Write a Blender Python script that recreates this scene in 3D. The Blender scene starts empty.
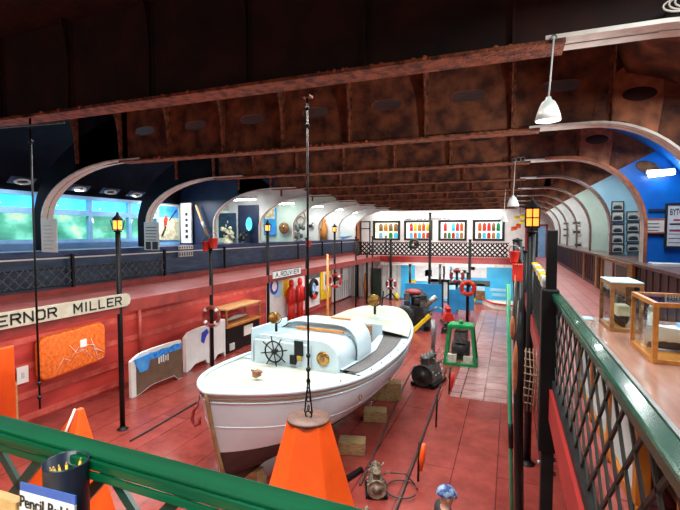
import bpy, bmesh, math, random
from mathutils import Vector, Matrix
random.seed(7)
R = math.radians
scene = bpy.context.scene
col = scene.collection
# ---------------------------------------------------------------- camera
TH, PT, FL, CZ = R(21.1), R(2.86), 440.0, 4.6
cd = bpy.data.cameras.new('camera'); cam = bpy.data.objects.new('camera', cd); col.objects.link(cam)
cam.location = (0, 0, CZ); cam.rotation_euler = (R(90) - PT, 0, TH)
cd.sensor_width = 36; cd.lens = 36 * FL / 680; cd.clip_start = .05; cd.clip_end = 200
scene.camera = cam
def at(px, py, X=None, Y=None, Z=None):
    u, v = (px - 340) / FL, -(py - 255) / FL
    c, s = math.cos(PT), math.sin(PT); zc = c + v * s; up = -s + v * c
    r = (u * math.cos(TH) - zc * math.sin(TH), u * math.sin(TH) + zc * math.cos(TH), up)
    t = X / r[0] if X is not None else (Y / r[1] if Y is not None else (Z - CZ) / r[2])
    return Vector((r[0] * t, r[1] * t, CZ + r[2] * t))
# ---------------------------------------------------------------- materials
def mat(name, c, c2=None, rough=.5, metal=0., scale=4., bump=0., spec=.5, emit=None, es=1., trans=0., lo=.35, hi=.65, stretch=None, detail=6, coat=0.):
    m = bpy.data.materials.new(name); m.use_nodes = True; nt = m.node_tree; b = nt.nodes['Principled BSDF']
    b.inputs['Roughness'].default_value = rough; b.inputs['Metallic'].default_value = metal
    b.inputs['Specular IOR Level'].default_value = spec; b.inputs['Transmission Weight'].default_value = trans
    b.inputs['Coat Weight'].default_value = coat
    if c2 is None: c2 = tuple(x * .8 for x in c)
    tc = nt.nodes.new('ShaderNodeTexCoord'); mp = nt.nodes.new('ShaderNodeMapping')
    nt.links.new(tc.outputs['Object'], mp.inputs[0])
    if stretch: mp.inputs['Scale'].default_value = stretch
    n = nt.nodes.new('ShaderNodeTexNoise'); n.inputs['Scale'].default_value = scale; n.inputs['Detail'].default_value = detail
    nt.links.new(mp.outputs[0], n.inputs[0])
    r = nt.nodes.new('ShaderNodeValToRGB'); r.color_ramp.elements[0].position = lo; r.color_ramp.elements[1].position = hi
    r.color_ramp.elements[0].color = (*c2, 1); r.color_ramp.elements[1].color = (*c, 1)
    nt.links.new(n.outputs[0], r.inputs[0]); nt.links.new(r.outputs[0], b.inputs['Base Color'])
    if bump:
        bp = nt.nodes.new('ShaderNodeBump'); bp.inputs['Strength'].default_value = bump; bp.inputs['Distance'].default_value = .02
        n2 = nt.nodes.new('ShaderNodeTexNoise'); n2.inputs['Scale'].default_value = scale * 4; nt.links.new(mp.outputs[0], n2.inputs[0])
        nt.links.new(n2.outputs[0], bp.inputs['Height']); nt.links.new(bp.outputs[0], b.inputs['Normal'])
    if emit:
        b.inputs['Emission Color'].default_value = (*emit, 1); b.inputs['Emission Strength'].default_value = es
    return m
def brick_mat(name, c1, c2, mortar, w, h, rough=.4, ms=.012, rot=0, bump=.3, stain=None):
    m = mat(name, c1, c2, rough=rough, scale=1.3); nt = m.node_tree; b = nt.nodes['Principled BSDF']
    tc = nt.nodes.new('ShaderNodeTexCoord'); mp = nt.nodes.new('ShaderNodeMapping'); mp.inputs['Rotation'].default_value = (0, 0, rot)
    nt.links.new(tc.outputs['Object'], mp.inputs[0])
    k = nt.nodes.new('ShaderNodeTexBrick'); nt.links.new(mp.outputs[0], k.inputs[0])
    k.inputs['Scale'].default_value = 1; k.inputs['Brick Width'].default_value = w; k.inputs['Row Height'].default_value = h
    k.inputs['Mortar Size'].default_value = ms; k.inputs['Color1'].default_value = (*c1, 1); k.inputs['Color2'].default_value = (*c2, 1); k.inputs['Mortar'].default_value = (*mortar, 1)
    n = nt.nodes.new('ShaderNodeTexNoise'); n.inputs['Scale'].default_value = 2.2; n.inputs['Detail'].default_value = 8; n.inputs['Roughness'].default_value = .65
    nt.links.new(tc.outputs['Object'], n.inputs[0])
    r = nt.nodes.new('ShaderNodeValToRGB'); r.color_ramp.elements[0].position = .38; r.color_ramp.elements[1].position = .66
    s = stain or (.55, .5, .5)
    r.color_ramp.elements[0].color = (*s, 1); r.color_ramp.elements[1].color = (1.0, 1.0, 1.0, 1)
    nt.links.new(n.outputs[0], r.inputs[0])
    mx = nt.nodes.new('ShaderNodeMix'); mx.data_type = 'RGBA'; mx.blend_type = 'MULTIPLY'; mx.inputs[0].default_value = 1
    nt.links.new(k.outputs['Color'], mx.inputs[6]); nt.links.new(r.outputs[0], mx.inputs[7]); nt.links.new(mx.outputs[2], b.inputs['Base Color'])
    bp = nt.nodes.new('ShaderNodeBump'); bp.inputs['Strength'].default_value = bump; bp.inputs['Distance'].default_value = .02
    nt.links.new(n.outputs[0], bp.inputs['Height']); nt.links.new(bp.outputs[0], b.inputs['Normal'])
    return m
M = {}
def A(k, *a, **kw): M[k] = mat(k, *a, **kw)
M['floor'] = brick_mat('red_deck_plates', (.30, .056, .044), (.25, .044, .036), (.13, .022, .02), 5.5, .8, rough=.24, rot=R(90), bump=.12, stain=(.66, .6, .6))
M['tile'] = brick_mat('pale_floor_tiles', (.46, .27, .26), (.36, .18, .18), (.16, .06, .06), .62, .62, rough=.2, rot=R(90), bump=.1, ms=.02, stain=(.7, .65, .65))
M['walk'] = brick_mat('pink_walkway_planks', (.58, .17, .15), (.48, .12, .11), (.25, .05, .05), 2.4, .3, rough=.35, rot=R(90), bump=.15, stain=(.75, .7, .7))
A('redwall', (.56, .06, .045), (.32, .028, .024), rough=.45, scale=1.6, bump=.3, stretch=(1, .5, 1.6), lo=.3, hi=.62)
A('redlap', (.62, .12, .09), (.42, .05, .04), rough=.45, scale=3)
A('redtrim', (.36, .04, .03), (.22, .03, .025), rough=.5, scale=3)
A('fascia', (.36, .025, .02), (.28, .02, .02), rough=.4)
A('rust', (.27, .085, .032), (.055, .014, .007), rough=.75, scale=3.2, bump=.6, lo=.36, hi=.66, detail=9)
A('rustedge', (.34, .10, .04), (.09, .025, .012), rough=.7, scale=9, bump=1., lo=.38, hi=.6, detail=9)
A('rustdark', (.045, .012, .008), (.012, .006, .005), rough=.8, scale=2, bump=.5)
A('rustbright', (.6, .2, .08), (.25, .07, .03), rough=.65, scale=4, bump=.4)
A('cream', (.82, .80, .72), (.62, .59, .52), rough=.5, scale=5, bump=.1, lo=.3, hi=.5)
A('whitep', (.84, .86, .84), (.74, .77, .75), rough=.45, scale=3)
A('wallwhite', (.8, .82, .8), (.66, .7, .68), rough=.5, scale=2)
A('mint', (.62, .78, .68), (.52, .68, .6), rough=.45, scale=2)
A('lightblue', (.42, .72, .85), (.33, .6, .76), rough=.45, scale=2)
A('royal', (.0, .17, .66), (.0, .10, .5), rough=.4, scale=2, lo=.3, hi=.6)
A('navy', (.02, .035, .09), (.012, .02, .05), rough=.45, scale=2)
A('navyceil', (.008, .010, .018), (.004, .005, .010), rough=.8, spec=.12, scale=2)
A('bluepanel', (.03, .08, .16), (.01, .03, .07), rough=.45, scale=4, stretch=(1, .4, 2), lo=.35, hi=.7)
A('bluesill', (.02, .045, .17), (.012, .03, .11), rough=.3)
A('skyblue', (.28, .55, .85), (.2, .45, .78), rough=.4)
A('black', (.008, .008, .009), (.004, .004, .004), rough=.45, spec=.25)
A('blackm', (.014, .014, .015), (.008, .008, .008), rough=.5, spec=.25, scale=8)
A('olive', (.018, .018, .013), (.008, .008, .006), rough=.5, spec=.3)
A('green', (.0, .085, .032), (.0, .05, .018), rough=.28, scale=6, stretch=(.3, 3, 3), spec=.35)
A('greendark', (.012, .05, .035), (.008, .03, .02), rough=.3)
A('greenrail', (.01, .085, .05), (.006, .05, .03), rough=.2, scale=8, coat=.3)
A('greenframe', (.01, .30, .09), (.0, .2, .06), rough=.35)
A('greenpole', (.04, .38, .2), (.02, .24, .12), rough=.35)
A('orange', (.86, .11, .012), (.74, .075, .008), rough=.35, scale=2)
A('engineb', (.035, .04, .045), (.012, .014, .016), rough=.4, metal=.2, scale=10)
A('orangefloat', (.9, .2, .012), (.62, .09, .008), rough=.6, scale=14, bump=.6)
A('redring', (.72, .035, .02), (.5, .02, .015), rough=.4)
A('darkred', (.30, .03, .03), (.2, .02, .02), rough=.45)
A('redsuit', (.78, .03, .015), (.6, .02, .01), rough=.5, scale=8)
A('boat', (.50, .62, .67), (.43, .55, .61), rough=.32, scale=1.2, lo=.3, hi=.6, coat=.2)
A('lidbrown', (.12, .06, .045), (.06, .03, .022), rough=.6, scale=8)
A('boardcream', (.6, .58, .46), (.5, .47, .36), rough=.5, scale=6)
A('deck', (.38, .44, .42), (.34, .34, .27), rough=.45, scale=2.5, lo=.4, hi=.6)
A('bottompaint', (.035, .022, .02), (.02, .012, .012), rough=.6)
A('brownline', (.30, .20, .09), (.2, .13, .06), rough=.5)
A('greydeck', (.12, .11, .11), (.08, .075, .075), rough=.7, scale=12)
A('wood', (.42, .2, .07), (.26, .11, .035), rough=.45, scale=3, stretch=(1, 1, 8))
A('woodlight', (.62, .38, .16), (.42, .24, .1), rough=.5, scale=4, stretch=(6, 1, 6))
A('woodgold', (.62, .25, .05), (.42, .14, .025), rough=.3, scale=4, stretch=(5, 1, 5))
A('woodorange', (.7, .24, .03), (.5, .15, .02), rough=.35, scale=5)
A('timber', (.45, .31, .14), (.25, .16, .07), rough=.75, scale=5, stretch=(1, 6, 6), bump=.4)
A('tabletop', (.38, .2, .15), (.26, .13, .09), rough=.2, scale=3, stretch=(5, .6, 1))
A('brownpanel', (.10, .06, .06), (.055, .033, .035), rough=.5, scale=6, stretch=(1, 8, .4))
A('ledge', (.20, .11, .09), (.12, .06, .05), rough=.3)
A('mural_brown', (.17, .11, .07), (.13, .085, .055), rough=.5)
A('mural_blue', (.0, .2, .8), (.05, .4, .95), rough=.45, scale=9, lo=.45, hi=.55)
A('blueink', (.03, .06, .6), (.02, .04, .4), rough=.5)
A('paper', (.82, .8, .74), (.74, .72, .66), rough=.6)
A('papergrey', (.6, .62, .6), (.48, .5, .48), rough=.6, scale=30)
A('ink', (.015, .015, .02), (.01, .01, .012), rough=.6)
A('redink', (.6, .04, .03), rough=.6)
A('yellow', (.85, .62, .02), (.7, .48, .01), rough=.45)
A('steel', (.38, .38, .37), (.2, .2, .19), rough=.35, metal=.7, scale=10)
A('engine', (.05, .055, .055), (.02, .022, .024), rough=.4, metal=.3, scale=12)
A('enginegrey', (.16, .17, .16), (.06, .065, .06), rough=.45, metal=.3, scale=12)
A('enginerusty', (.3, .25, .18), (.09, .07, .05), rough=.6, metal=.3, scale=14, bump=.5)
A('brass', (.65, .38, .1), (.35, .18, .05), rough=.25, metal=.9, scale=10)
A('darkbucket', (.012, .022, .045), (.008, .014, .03), rough=.35)
A('signblue', (.02, .1, .42), (.015, .08, .36), rough=.35)
A('pencil', (.85, .6, .04), rough=.4)
A('rope', (.36, .28, .2), (.2, .15, .1), rough=.8, scale=30)
A('hose', (.06, .03, .03), (.03, .015, .015), rough=.6)
A('skin', (.62, .34, .24), (.55, .29, .2), rough=.5)
A('jacket', (.012, .014, .018), (.008, .009, .012), rough=.7, scale=20)
A('jeans', (.05, .08, .16), (.03, .05, .11), rough=.8)
A('capblue', (.2, .3, .48), (.01, .035, .14), rough=.7, scale=18, lo=.45, hi=.6)
A('plaster', (.7, .66, .58), (.5, .46, .4), rough=.7, scale=8)
A('artbrown', (.3, .14, .05), (.12, .05, .02), rough=.6, scale=8)
A('artcream', (.85, .8, .55), (.5, .46, .3), rough=.6, scale=7, lo=.4, hi=.6)
A('artblue', (.0, .2, .8), (.1, .45, .9), rough=.5, scale=3)
A('aqua', (.03, .36, .75), (.02, .27, .62), rough=.45, scale=2)
A('bluesea', (.08, .62, .95), (.04, .48, .88), rough=.5, scale=1.2)
A('shade', (.8, .86, .82), (.72, .78, .74), rough=.35)
A('tube', (1, 1, 1), emit=(.95, 1, .98), es=9)
A('lampglow', (1, .5, .1), emit=(1, .2, .02), es=3)
A('lampcore', (1, .4, .05), emit=(1, .2, .025), es=2.2)
A('recess', (.9, .85, .7), emit=(1, .92, .75), es=.8)
def glass(name, tint=(1, 1, 1), rough=.02, alpha=.12):
    m = bpy.data.materials.new(name); m.use_nodes = True; nt = m.node_tree; nt.nodes.clear()
    o = nt.nodes.new('ShaderNodeOutputMaterial'); g = nt.nodes.new('ShaderNodeBsdfGlossy'); t = nt.nodes.new('ShaderNodeBsdfTransparent'); x = nt.nodes.new('ShaderNodeMixShader')
    lw = nt.nodes.new('ShaderNodeLayerWeight'); lw.inputs[0].default_value = .5
    pw = nt.nodes.new('ShaderNodeMath'); pw.operation = 'POWER'; pw.inputs[1].default_value = 5; nt.links.new(lw.outputs['Facing'], pw.inputs[0])
    f = nt.nodes.new('ShaderNodeMath'); f.operation = 'MULTIPLY_ADD'; f.inputs[1].default_value = .5; f.inputs[2].default_value = .03; nt.links.new(pw.outputs[0], f.inputs[0])
    g.inputs['Roughness'].default_value = rough; t.inputs[0].default_value = (*tint, 1)
    nt.links.new(f.outputs[0], x.inputs[0]); nt.links.new(t.outputs[0], x.inputs[1]); nt.links.new(g.outputs[0], x.inputs[2]); nt.links.new(x.outputs[0], o.inputs[0])
    return m
M['glass'] = glass('clear_glass', (.95, .98, .97))
def view_mat(name, stops, scale, es, stretch=(1, 1, 1)):
    m = bpy.data.materials.new(name); m.use_nodes = True; nt = m.node_tree; b = nt.nodes['Principled BSDF']
    tc = nt.nodes.new('ShaderNodeTexCoord'); mp = nt.nodes.new('ShaderNodeMapping'); mp.inputs['Scale'].default_value = stretch
    n = nt.nodes.new('ShaderNodeTexNoise'); n.inputs['Scale'].default_value = scale; n.inputs['Detail'].default_value = 5
    r = nt.nodes.new('ShaderNodeValToRGB'); nt.links.new(tc.outputs['Object'], mp.inputs[0]); nt.links.new(mp.outputs[0], n.inputs[0]); nt.links.new(n.outputs[0], r.inputs[0])
    e = r.color_ramp.elements
    while len(e) < len(stops): e.new(.5)
    for i, (p, c) in enumerate(stops): e[i].position = p; e[i].color = (*c, 1)
    nt.links.new(r.outputs[0], b.inputs['Base Color']); nt.links.new(r.outputs[0], b.inputs['Emission Color']); b.inputs['Emission Strength'].default_value = es
    b.inputs['Roughness'].default_value = .3
    return m
M['viewgreen'] = view_mat('lit_window_green', [(.3, (.01, .10, .08)), (.48, (.04, .24, .16)), (.58, (.12, .38, .3)), (.66, (.35, .5, .3)), (.75, (.1, .2, .12))], 1.1, 1.5, (1, 1, 1.5))
M['viewcyan'] = view_mat('lit_window_cyan', [(.3, (.02, .42, .8)), (.6, (.08, .62, .95)), (.75, (.3, .8, 1))], .8, 1.5)
M['viewwarm'] = view_mat('lit_window_warm', [(.3, (.5, .35, .15)), (.5, (.9, .8, .5)), (.7, (1, .95, .8))], 2.5, .9)
M['viewwhite'] = view_mat('lit_window_white', [(.3, (.7, .75, .75)), (.6, (.95, .97, .95))], 1, .7)
# ---------------------------------------------------------------- mesh helpers
LOCAL = set()
class MB:
    def __init__(s): s.v = []; s.f = []; s.mi = []; s.sm = []; s.k = 0
    def add(s, vs, fs, smooth=False):
        o = len(s.v); s.v += [Vector(v) for v in vs]
        for f in fs: s.f.append([i + o for i in f]); s.mi.append(s.k); s.sm.append(smooth)
        return s
    def box(s, a, b, rot=None, piv=None):
        x0, y0, z0 = a; x1, y1, z1 = b
        vs = [Vector(p) for p in ((x0, y0, z0), (x1, y0, z0), (x1, y1, z0), (x0, y1, z0), (x0, y0, z1), (x1, y0, z1), (x1, y1, z1), (x0, y1, z1))]
        if rot is not None:
            c = Vector(piv) if piv is not None else (vs[0] + vs[6]) / 2
            vs = [c + rot @ (v - c) for v in vs]
        return s.add(vs, [(0, 3, 2, 1), (4, 5, 6, 7), (0, 1, 5, 4), (1, 2, 6, 5), (2, 3, 7, 6), (3, 0, 4, 7)])
    def bar(s, p, q, w, h=None, up=(0, 0, 1)):
        p, q = Vector(p), Vector(q); h = h or w; d = (q - p).normalized(); u = Vector(up)
        if abs(d.dot(u)) > .98: u = Vector((0, 1, 0))
        a = d.cross(u).normalized(); b = a.cross(d).normalized()
        vs = [e + a * (w / 2 * i) + b * (h / 2 * j) for e in (p, q) for i, j in ((-1, -1), (1, -1), (1, 1), (-1, 1))]
        return s.add(vs, [(0, 1, 2, 3), (7, 6, 5, 4), (0, 4, 5, 1), (1, 5, 6, 2), (2, 6, 7, 3), (3, 7, 4, 0)])
    def tube(s, pts, r, n=8, closed=False, cap=True):
        pts = [Vector(p) for p in pts]; N = len(pts); rs = r if isinstance(r, (list, tuple)) else [r] * N
        vs = []; prev = None
        for i, p in enumerate(pts):
            if closed: d = pts[(i + 1) % N] - pts[i - 1]
            else: d = pts[min(i + 1, N - 1)] - pts[max(i - 1, 0)]
            d.normalize()
            if prev is None:
                u = Vector((0, 0, 1)) if abs(d.z) < .9 else Vector((1, 0, 0))
                a = d.cross(u).normalized()
            else: a = (prev - d * prev.dot(d)).normalized()
            prev = a; b = d.cross(a)
            vs += [p + (a * math.cos(2 * math.pi * k / n) + b * math.sin(2 * math.pi * k / n)) * rs[i] for k in range(n)]
        fs = []
        for i in range(N if closed else N - 1):
            j = (i + 1) % N
            for k in range(n): fs.append((i * n + k, i * n + (k + 1) % n, j * n + (k + 1) % n, j * n + k))
        s.add(vs, fs, True)
        if cap and not closed:
            o = len(s.v) - N * n
            s.f.append([o + k for k in range(n)][::-1]); s.mi.append(s.k); s.sm.append(False)
            s.f.append([o + (N - 1) * n + k for k in range(n)]); s.mi.append(s.k); s.sm.append(False)
        return s
    def cyl(s, p, q, r, r2=None, n=16):
        return s.tube([p, q], [r, r if r2 is None else r2], n)
    def lathe(s, prof, c=(0, 0, 0), n=20, axis='Z'):
        c = Vector(c); vs = []
        for r, h in prof:
            for k in range(n):
                a = 2 * math.pi * k / n; x, y = r * math.cos(a), r * math.sin(a)
                vs.append(c + (Vector((x, y, h)) if axis == 'Z' else Vector((x, h, y)) if axis == 'Y' else Vector((h, x, y))))
        fs = [(i * n + k, i * n + (k + 1) % n, (i + 1) * n + (k + 1) % n, (i + 1) * n + k) for i in range(len(prof) - 1) for k in range(n)]
        return s.add(vs, fs, True)
    def torus(s, c, R_, r, axis='Y', n=28, m=8, a0=0, a1=360, sx=1, sz=1):
        c = Vector(c); full = abs(a1 - a0 - 360) < .1; pts = []
        N = n if full else n + 1
        for i in range(N):
            a = R(a0 + (a1 - a0) * i / n); x, y = math.cos(a) * R_ * sx, math.sin(a) * R_ * sz
            pts.append(c + (Vector((x, 0, y)) if axis == 'Y' else Vector((0, x, y)) if axis == 'X' else Vector((x, y, 0))))
        return s.tube(pts, r, m, closed=full)
    def sphere(s, c, r, n=14, m=10, sc=(1, 1, 1)):
        prof = [(math.sin(math.pi * i / m), -math.cos(math.pi * i / m)) for i in range(m + 1)]
        c = Vector(c); vs = []
        for rr, h in prof:
            for k in range(n):
                a = 2 * math.pi * k / n
                vs.append(c + Vector((rr * math.cos(a) * r * sc[0], rr * math.sin(a) * r * sc[1], h * r * sc[2])))
        fs = [(i * n + k, i * n + (k + 1) % n, (i + 1) * n + (k + 1) % n, (i + 1) * n + k) for i in range(m) for k in range(n)]
        return s.add(vs, fs, True)
    def prism(s, pts, d):
        pts = [Vector(p) for p in pts]; d = Vector(d); n = len(pts)
        return s.add(pts + [p + d for p in pts], [tuple(range(n))[::-1], tuple(range(n, 2 * n))] + [(i, (i + 1) % n, n + (i + 1) % n, n + i) for i in range(n)])
    def grid(s, rows, smooth=True, closed=False):
        n = len(rows[0]); vs = [v for r in rows for v in r]
        fs = [(i * n + k, i * n + (k + 1) % n, (i + 1) * n + (k + 1) % n, (i + 1) * n + k) for i in range(len(rows) - 1) for k in range(n if closed else n - 1)]
        return s.add(vs, fs, smooth)
    def build(s, name, m, parent=None, world=None, bevel=0, solid=0):
        me = bpy.data.meshes.new(name); off = Vector((0, 0, 0))
        if world is None and parent is not None:
            rt = parent
            while rt.parent: rt = rt.parent
            world = rt.name not in LOCAL
        if world and parent is not None:
            p = parent
            while p is not None: off += Vector(p.location); p = p.parent
        vs = s.v; o = bpy.data.objects.new(name, me)
        if parent is None and vs:
            lo = Vector([min(v[i] for v in vs) for i in range(3)]); hi = Vector([max(v[i] for v in vs) for i in range(3)])
            off = Vector(((lo.x + hi.x) / 2, (lo.y + hi.y) / 2, lo.z)); o.location = off
        me.from_pydata([v - off for v in vs], [], s.f)
        ms = m if isinstance(m, (list, tuple)) else [m]
        for x in ms: me.materials.append(M[x] if isinstance(x, str) else x)
        for i, p in enumerate(me.polygons): p.use_smooth = s.sm[i]; p.material_index = min(s.mi[i], len(ms) - 1)
        bm = bmesh.new(); bm.from_mesh(me)
        if not getattr(s, 'keep', False): bmesh.ops.recalc_face_normals(bm, faces=bm.faces[:])
        bm.to_mesh(me); bm.free()
        col.objects.link(o); o.parent = parent
        if bevel:
            b = o.modifiers.new('bevel', 'BEVEL'); b.width = bevel; b.segments = 2; b.limit_method = 'ANGLE'
        if solid:
            b = o.modifiers.new('solid', 'SOLIDIFY'); b.thickness = solid
        return o
def thing(name, label, cat, loc=(0, 0, 0), rz=0, group=None, local=False):
    o = bpy.data.objects.new(name, None); col.objects.link(o); o.empty_display_size = .1
    o.location = loc; o.rotation_euler = (0, 0, rz); o['label'] = label; o['category'] = cat
    if group: o['group'] = group
    if local or rz: LOCAL.add(o.name)
    return o
def tag(o, label, cat, group=None, kind=None):
    o['label'] = label; o['category'] = cat
    if group: o['group'] = group
    if kind: o['kind'] = kind
    return o
def struct(name, mb, m, **kw):
    o = mb.build(name, m, **kw); o['kind'] = 'structure'; return o
def copy_tree(o, parent=None):
    c = o.copy(); col.objects.link(c); c.parent = parent
    for ch in [x for x in o.children]: copy_tree(ch, c)
    return c
def text(txt, o, u, v, w, h, m, parent=None, name='lettering', depth=.004, bold=.012):
    """lettering lying in the plane o + u*x + v*y, fitted to w by h"""
    cu = bpy.data.curves.new('t', 'FONT'); cu.body = txt; cu.offset = bold; ob = bpy.data.objects.new('t', cu); col.objects.link(ob)
    bpy.context.view_layer.update(); me = ob.to_mesh(); vs = [Vector(x.co) for x in me.vertices]; fs = [list(p.vertices) for p in me.polygons]; ob.to_mesh_clear()
    bpy.data.objects.remove(ob); bpy.data.curves.remove(cu)
    x0 = min(p.x for p in vs); x1 = max(p.x for p in vs); y0 = min(p.y for p in vs); y1 = max(p.y for p in vs)
    o, u, v = Vector(o), Vector(u).normalized(), Vector(v).normalized(); nrm = u.cross(v).normalized() * depth
    mb = MB(); mb.keep = True
    mb.add([o + nrm + u * ((p.x - x0) / (x1 - x0) * w) + v * ((p.y - y0) / (y1 - y0) * h) for p in vs], fs)
    return mb.build(name, m, parent)
ZH = Vector((0, 0, 1))

STROKES = {'G': [[(1, .8), (.8, 1), (.2, 1), (0, .8), (0, .2), (.2, 0), (.8, 0), (1, .2), (1, .5), (.6, .5)]], 'O': [[(.2, 0), (.8, 0), (1, .2), (1, .8), (.8, 1), (.2, 1), (0, .8), (0, .2), (.2, 0)]], 'V': [[(0, 1), (.5, 0), (1, 1)]], 'E': [[(1, 1), (0, 1), (0, 0), (1, 0)], [(0, .5), (.8, .5)]],
 'R': [[(0, 0), (0, 1), (.8, 1), (1, .85), (1, .65), (.8, .5), (0, .5)], [(.55, .5), (1, 0)]], 'N': [[(0, 0), (0, 1), (1, 0), (1, 1)]], 'M': [[(0, 0), (0, 1), (.5, .35), (1, 1), (1, 0)]], 'I': [[(.5, 0), (.5, 1)]], 'L': [[(0, 1), (0, 0), (.9, 0)]], 'A': [[(0, 0), (.5, 1), (1, 0)], [(.2, .38), (.8, .38)]], 'U': [[(0, 1), (0, .2), (.2, 0), (.8, 0), (1, .2), (1, 1)]], '.': [[(.4, 0), (.6, 0)]]}
def block_text(txt, o, u, v, w, h, m, parent, name='lettering', wt=.16):
    """each painted letter is a part of its board"""
    o, u, v = Vector(o), Vector(u).normalized(), Vector(v).normalized(); nr = u.cross(v).normalized()
    wd = [.45 if c in 'I.' else 1.15 if c == 'M' else 1 for c in txt]; gap = .45; tot = sum(wd) + gap * (len(txt) - 1); k = w / tot; x = 0; t = h * wt
    g = MB()
    for c, q in zip(txt, wd):
        for st in STROKES[c]:
            for (x0, y0), (x1, y1) in zip(st, st[1:]):
                a = o + u * ((x + x0 * q) * k) + v * (y0 * h); b = o + u * ((x + x1 * q) * k) + v * (y1 * h); d = (b - a).normalized()
                g.bar(a - d * t * .45 + nr * .004, b + d * t * .45 + nr * .004, t, .006, up=nr)
        x += q + gap
    return g.build(name, m, parent)
# ================================================================ SETTING
S = 3.35
FY = [.95 + S * k for k in range(10)]          # hull frames .95 ... 31.1
YF = 32.1                                      # upper far wall
struct('floor', MB().box((-11, -2, -.2), (2.7, 30.2, 0)), 'floor')
w = MB().box((-11.0, -2, 0), (-10.8, 30.2, 2.78)); wl = struct('wall_left', w, 'redwall')
for i, (z, h) in enumerate(((.06, .05), (.62, .035), (1.3, .04), (1.95, .035), (2.45, .04))):
    struct('trim_%d' % (i + 1), MB().box((-10.8, -2, z), (-10.775, 30, z + h)).box((-10.8, -2, z + h), (-10.79, 30, z + h + .12)), 'redlap')
struct('wall_right', MB().box((2.6, -2, 0), (2.8, 32, 2.8)), 'redwall')
struct('wall_far', MB().box((-11, 30.2, 0), (2.7, 30.4, 2.6)), 'wallwhite')
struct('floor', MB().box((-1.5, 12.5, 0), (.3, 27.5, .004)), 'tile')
# walkway decks
struct('floor', MB().box((-10.95, -2, 2.8), (-8.4, 32, 3.0)), 'walk')
struct('floor', MB().box((.47, -2, 2.8), (2.6, 32, 3.0)), 'walk')
struct('floor', MB().box((-8.4, 29.5, 2.8), (.47, 32, 3.0)), 'walk')
struct('floor', MB().box((-8.4, -2, 2.8), (.47, .7, 3.0)), 'walk')
struct('trim_6', MB().box((-8.42, -2, 2.74), (-8.36, 29.45, 3.02)), 'redtrim')
struct('trim_7', MB().box((.40, .7, 2.70), (.47, 29.45, 3.02)), 'fascia')
struct('trim_8', MB().box((-8.36, 29.4, 2.62), (.40, 29.48, 3.03)), 'fascia')
struct('trim_9', MB().box((-8.36, 29.5, 2.42), (.40, 30.2, 2.62)), 'cream')
# left ledge, wainscot
struct('wall_left', MB().box((-11.15, -2, 3.0), (-11.0, 32, 4.0)), 'bluepanel')
struct('baseboard_left', MB().box((-11.0, -2, 3.0), (-10.93, 32, 3.16)), 'redtrim')
struct('trim_10', MB().box((-12.6, -2, 4.0), (-10.95, 32, 4.14)), 'bluesill')
struct('trim_11', MB().box((-11.0, -2, 3.93), (-10.94, 32, 3.965)), 'whitep')
struct('wall_left', MB().box((-12.8, -2, 5.72), (-12.5, 14.35, 6.2)).box((-12.8, -2, 4.14), (-12.5, 14.35, 4.32)), 'skyblue')
struct('wall_left', MB().box((-13.4, 14.35, 4.1), (-13.15, 32, 6.9)), 'mint')
struct('trim_10', MB().box((-13.15, 14.35, 4.0), (-12.6, 32, 4.14)), 'bluesill')
# curved side ceilings (swept)
def ell(cx, cz, a, b, t0, t1, n):
    return [(cx + a * math.cos(R(t0 + (t1 - t0) * i / n)), cz + b * math.sin(R(t0 + (t1 - t0) * i / n))) for i in range(n + 1)]
def sweep(pts, y0, y1, n=8):
    g = MB(); g.grid([[Vector((x, y0 + (y1 - y0) * j / n, z)) for x, z in pts] for j in range(n + 1)]); return g
LO = [(-12.5, 5.75)] + ell(-9.6, 5.9, 2.9, 1.55, 178, 96, 12)
struct('ceiling', sweep(LO, -2, 14.35), 'navyceil', solid=.04)
struct('ceiling', sweep([(-13.15, 5.75)] + LO[1:], 14.35, 32), 'wallwhite', solid=.04)
RO = ell(.9, 4.4, 2.8, 2.65, 0, 76, 16)
ROfull = [(3.7, 3.9)] + RO + [(1.36, 7.4)]
struct('wall_right', sweep(ROfull, -2, 7.65), 'rust', solid=.04)
struct('wall_right', sweep(ROfull, 7.65, 11.0), 'royal', solid=.04)
struct('wall_right', sweep(ROfull, 11.0, 14.3), 'lightblue', solid=.04)
struct('wall_right', sweep(ROfull, 14.3, 32.1), 'wallwhite', solid=.04)
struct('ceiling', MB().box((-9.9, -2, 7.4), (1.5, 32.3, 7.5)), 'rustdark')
# right knee wall and ledge
def knee(y0, y1, m):
    g = MB()
    g.box((2.45, y0, 3.0), (2.6, y1, 3.93)); y = y0 + .15
    while y < y1 - .1: g.box((2.43, y, 3.08), (2.452, y + .03, 3.9)); y += .42
    struct('wall_right', g, m)
knee(-2, 21.05, 'brownpanel'); knee(21.05, 32, 'navy')
struct('trim_12', MB().box((2.36, -2, 3.93), (3.75, 32, 3.985)), 'ledge')
struct('baseboard_right', MB().box((2.42, -2, 3.0), (2.45, 32, 3.1)), 'brownpanel')
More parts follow.
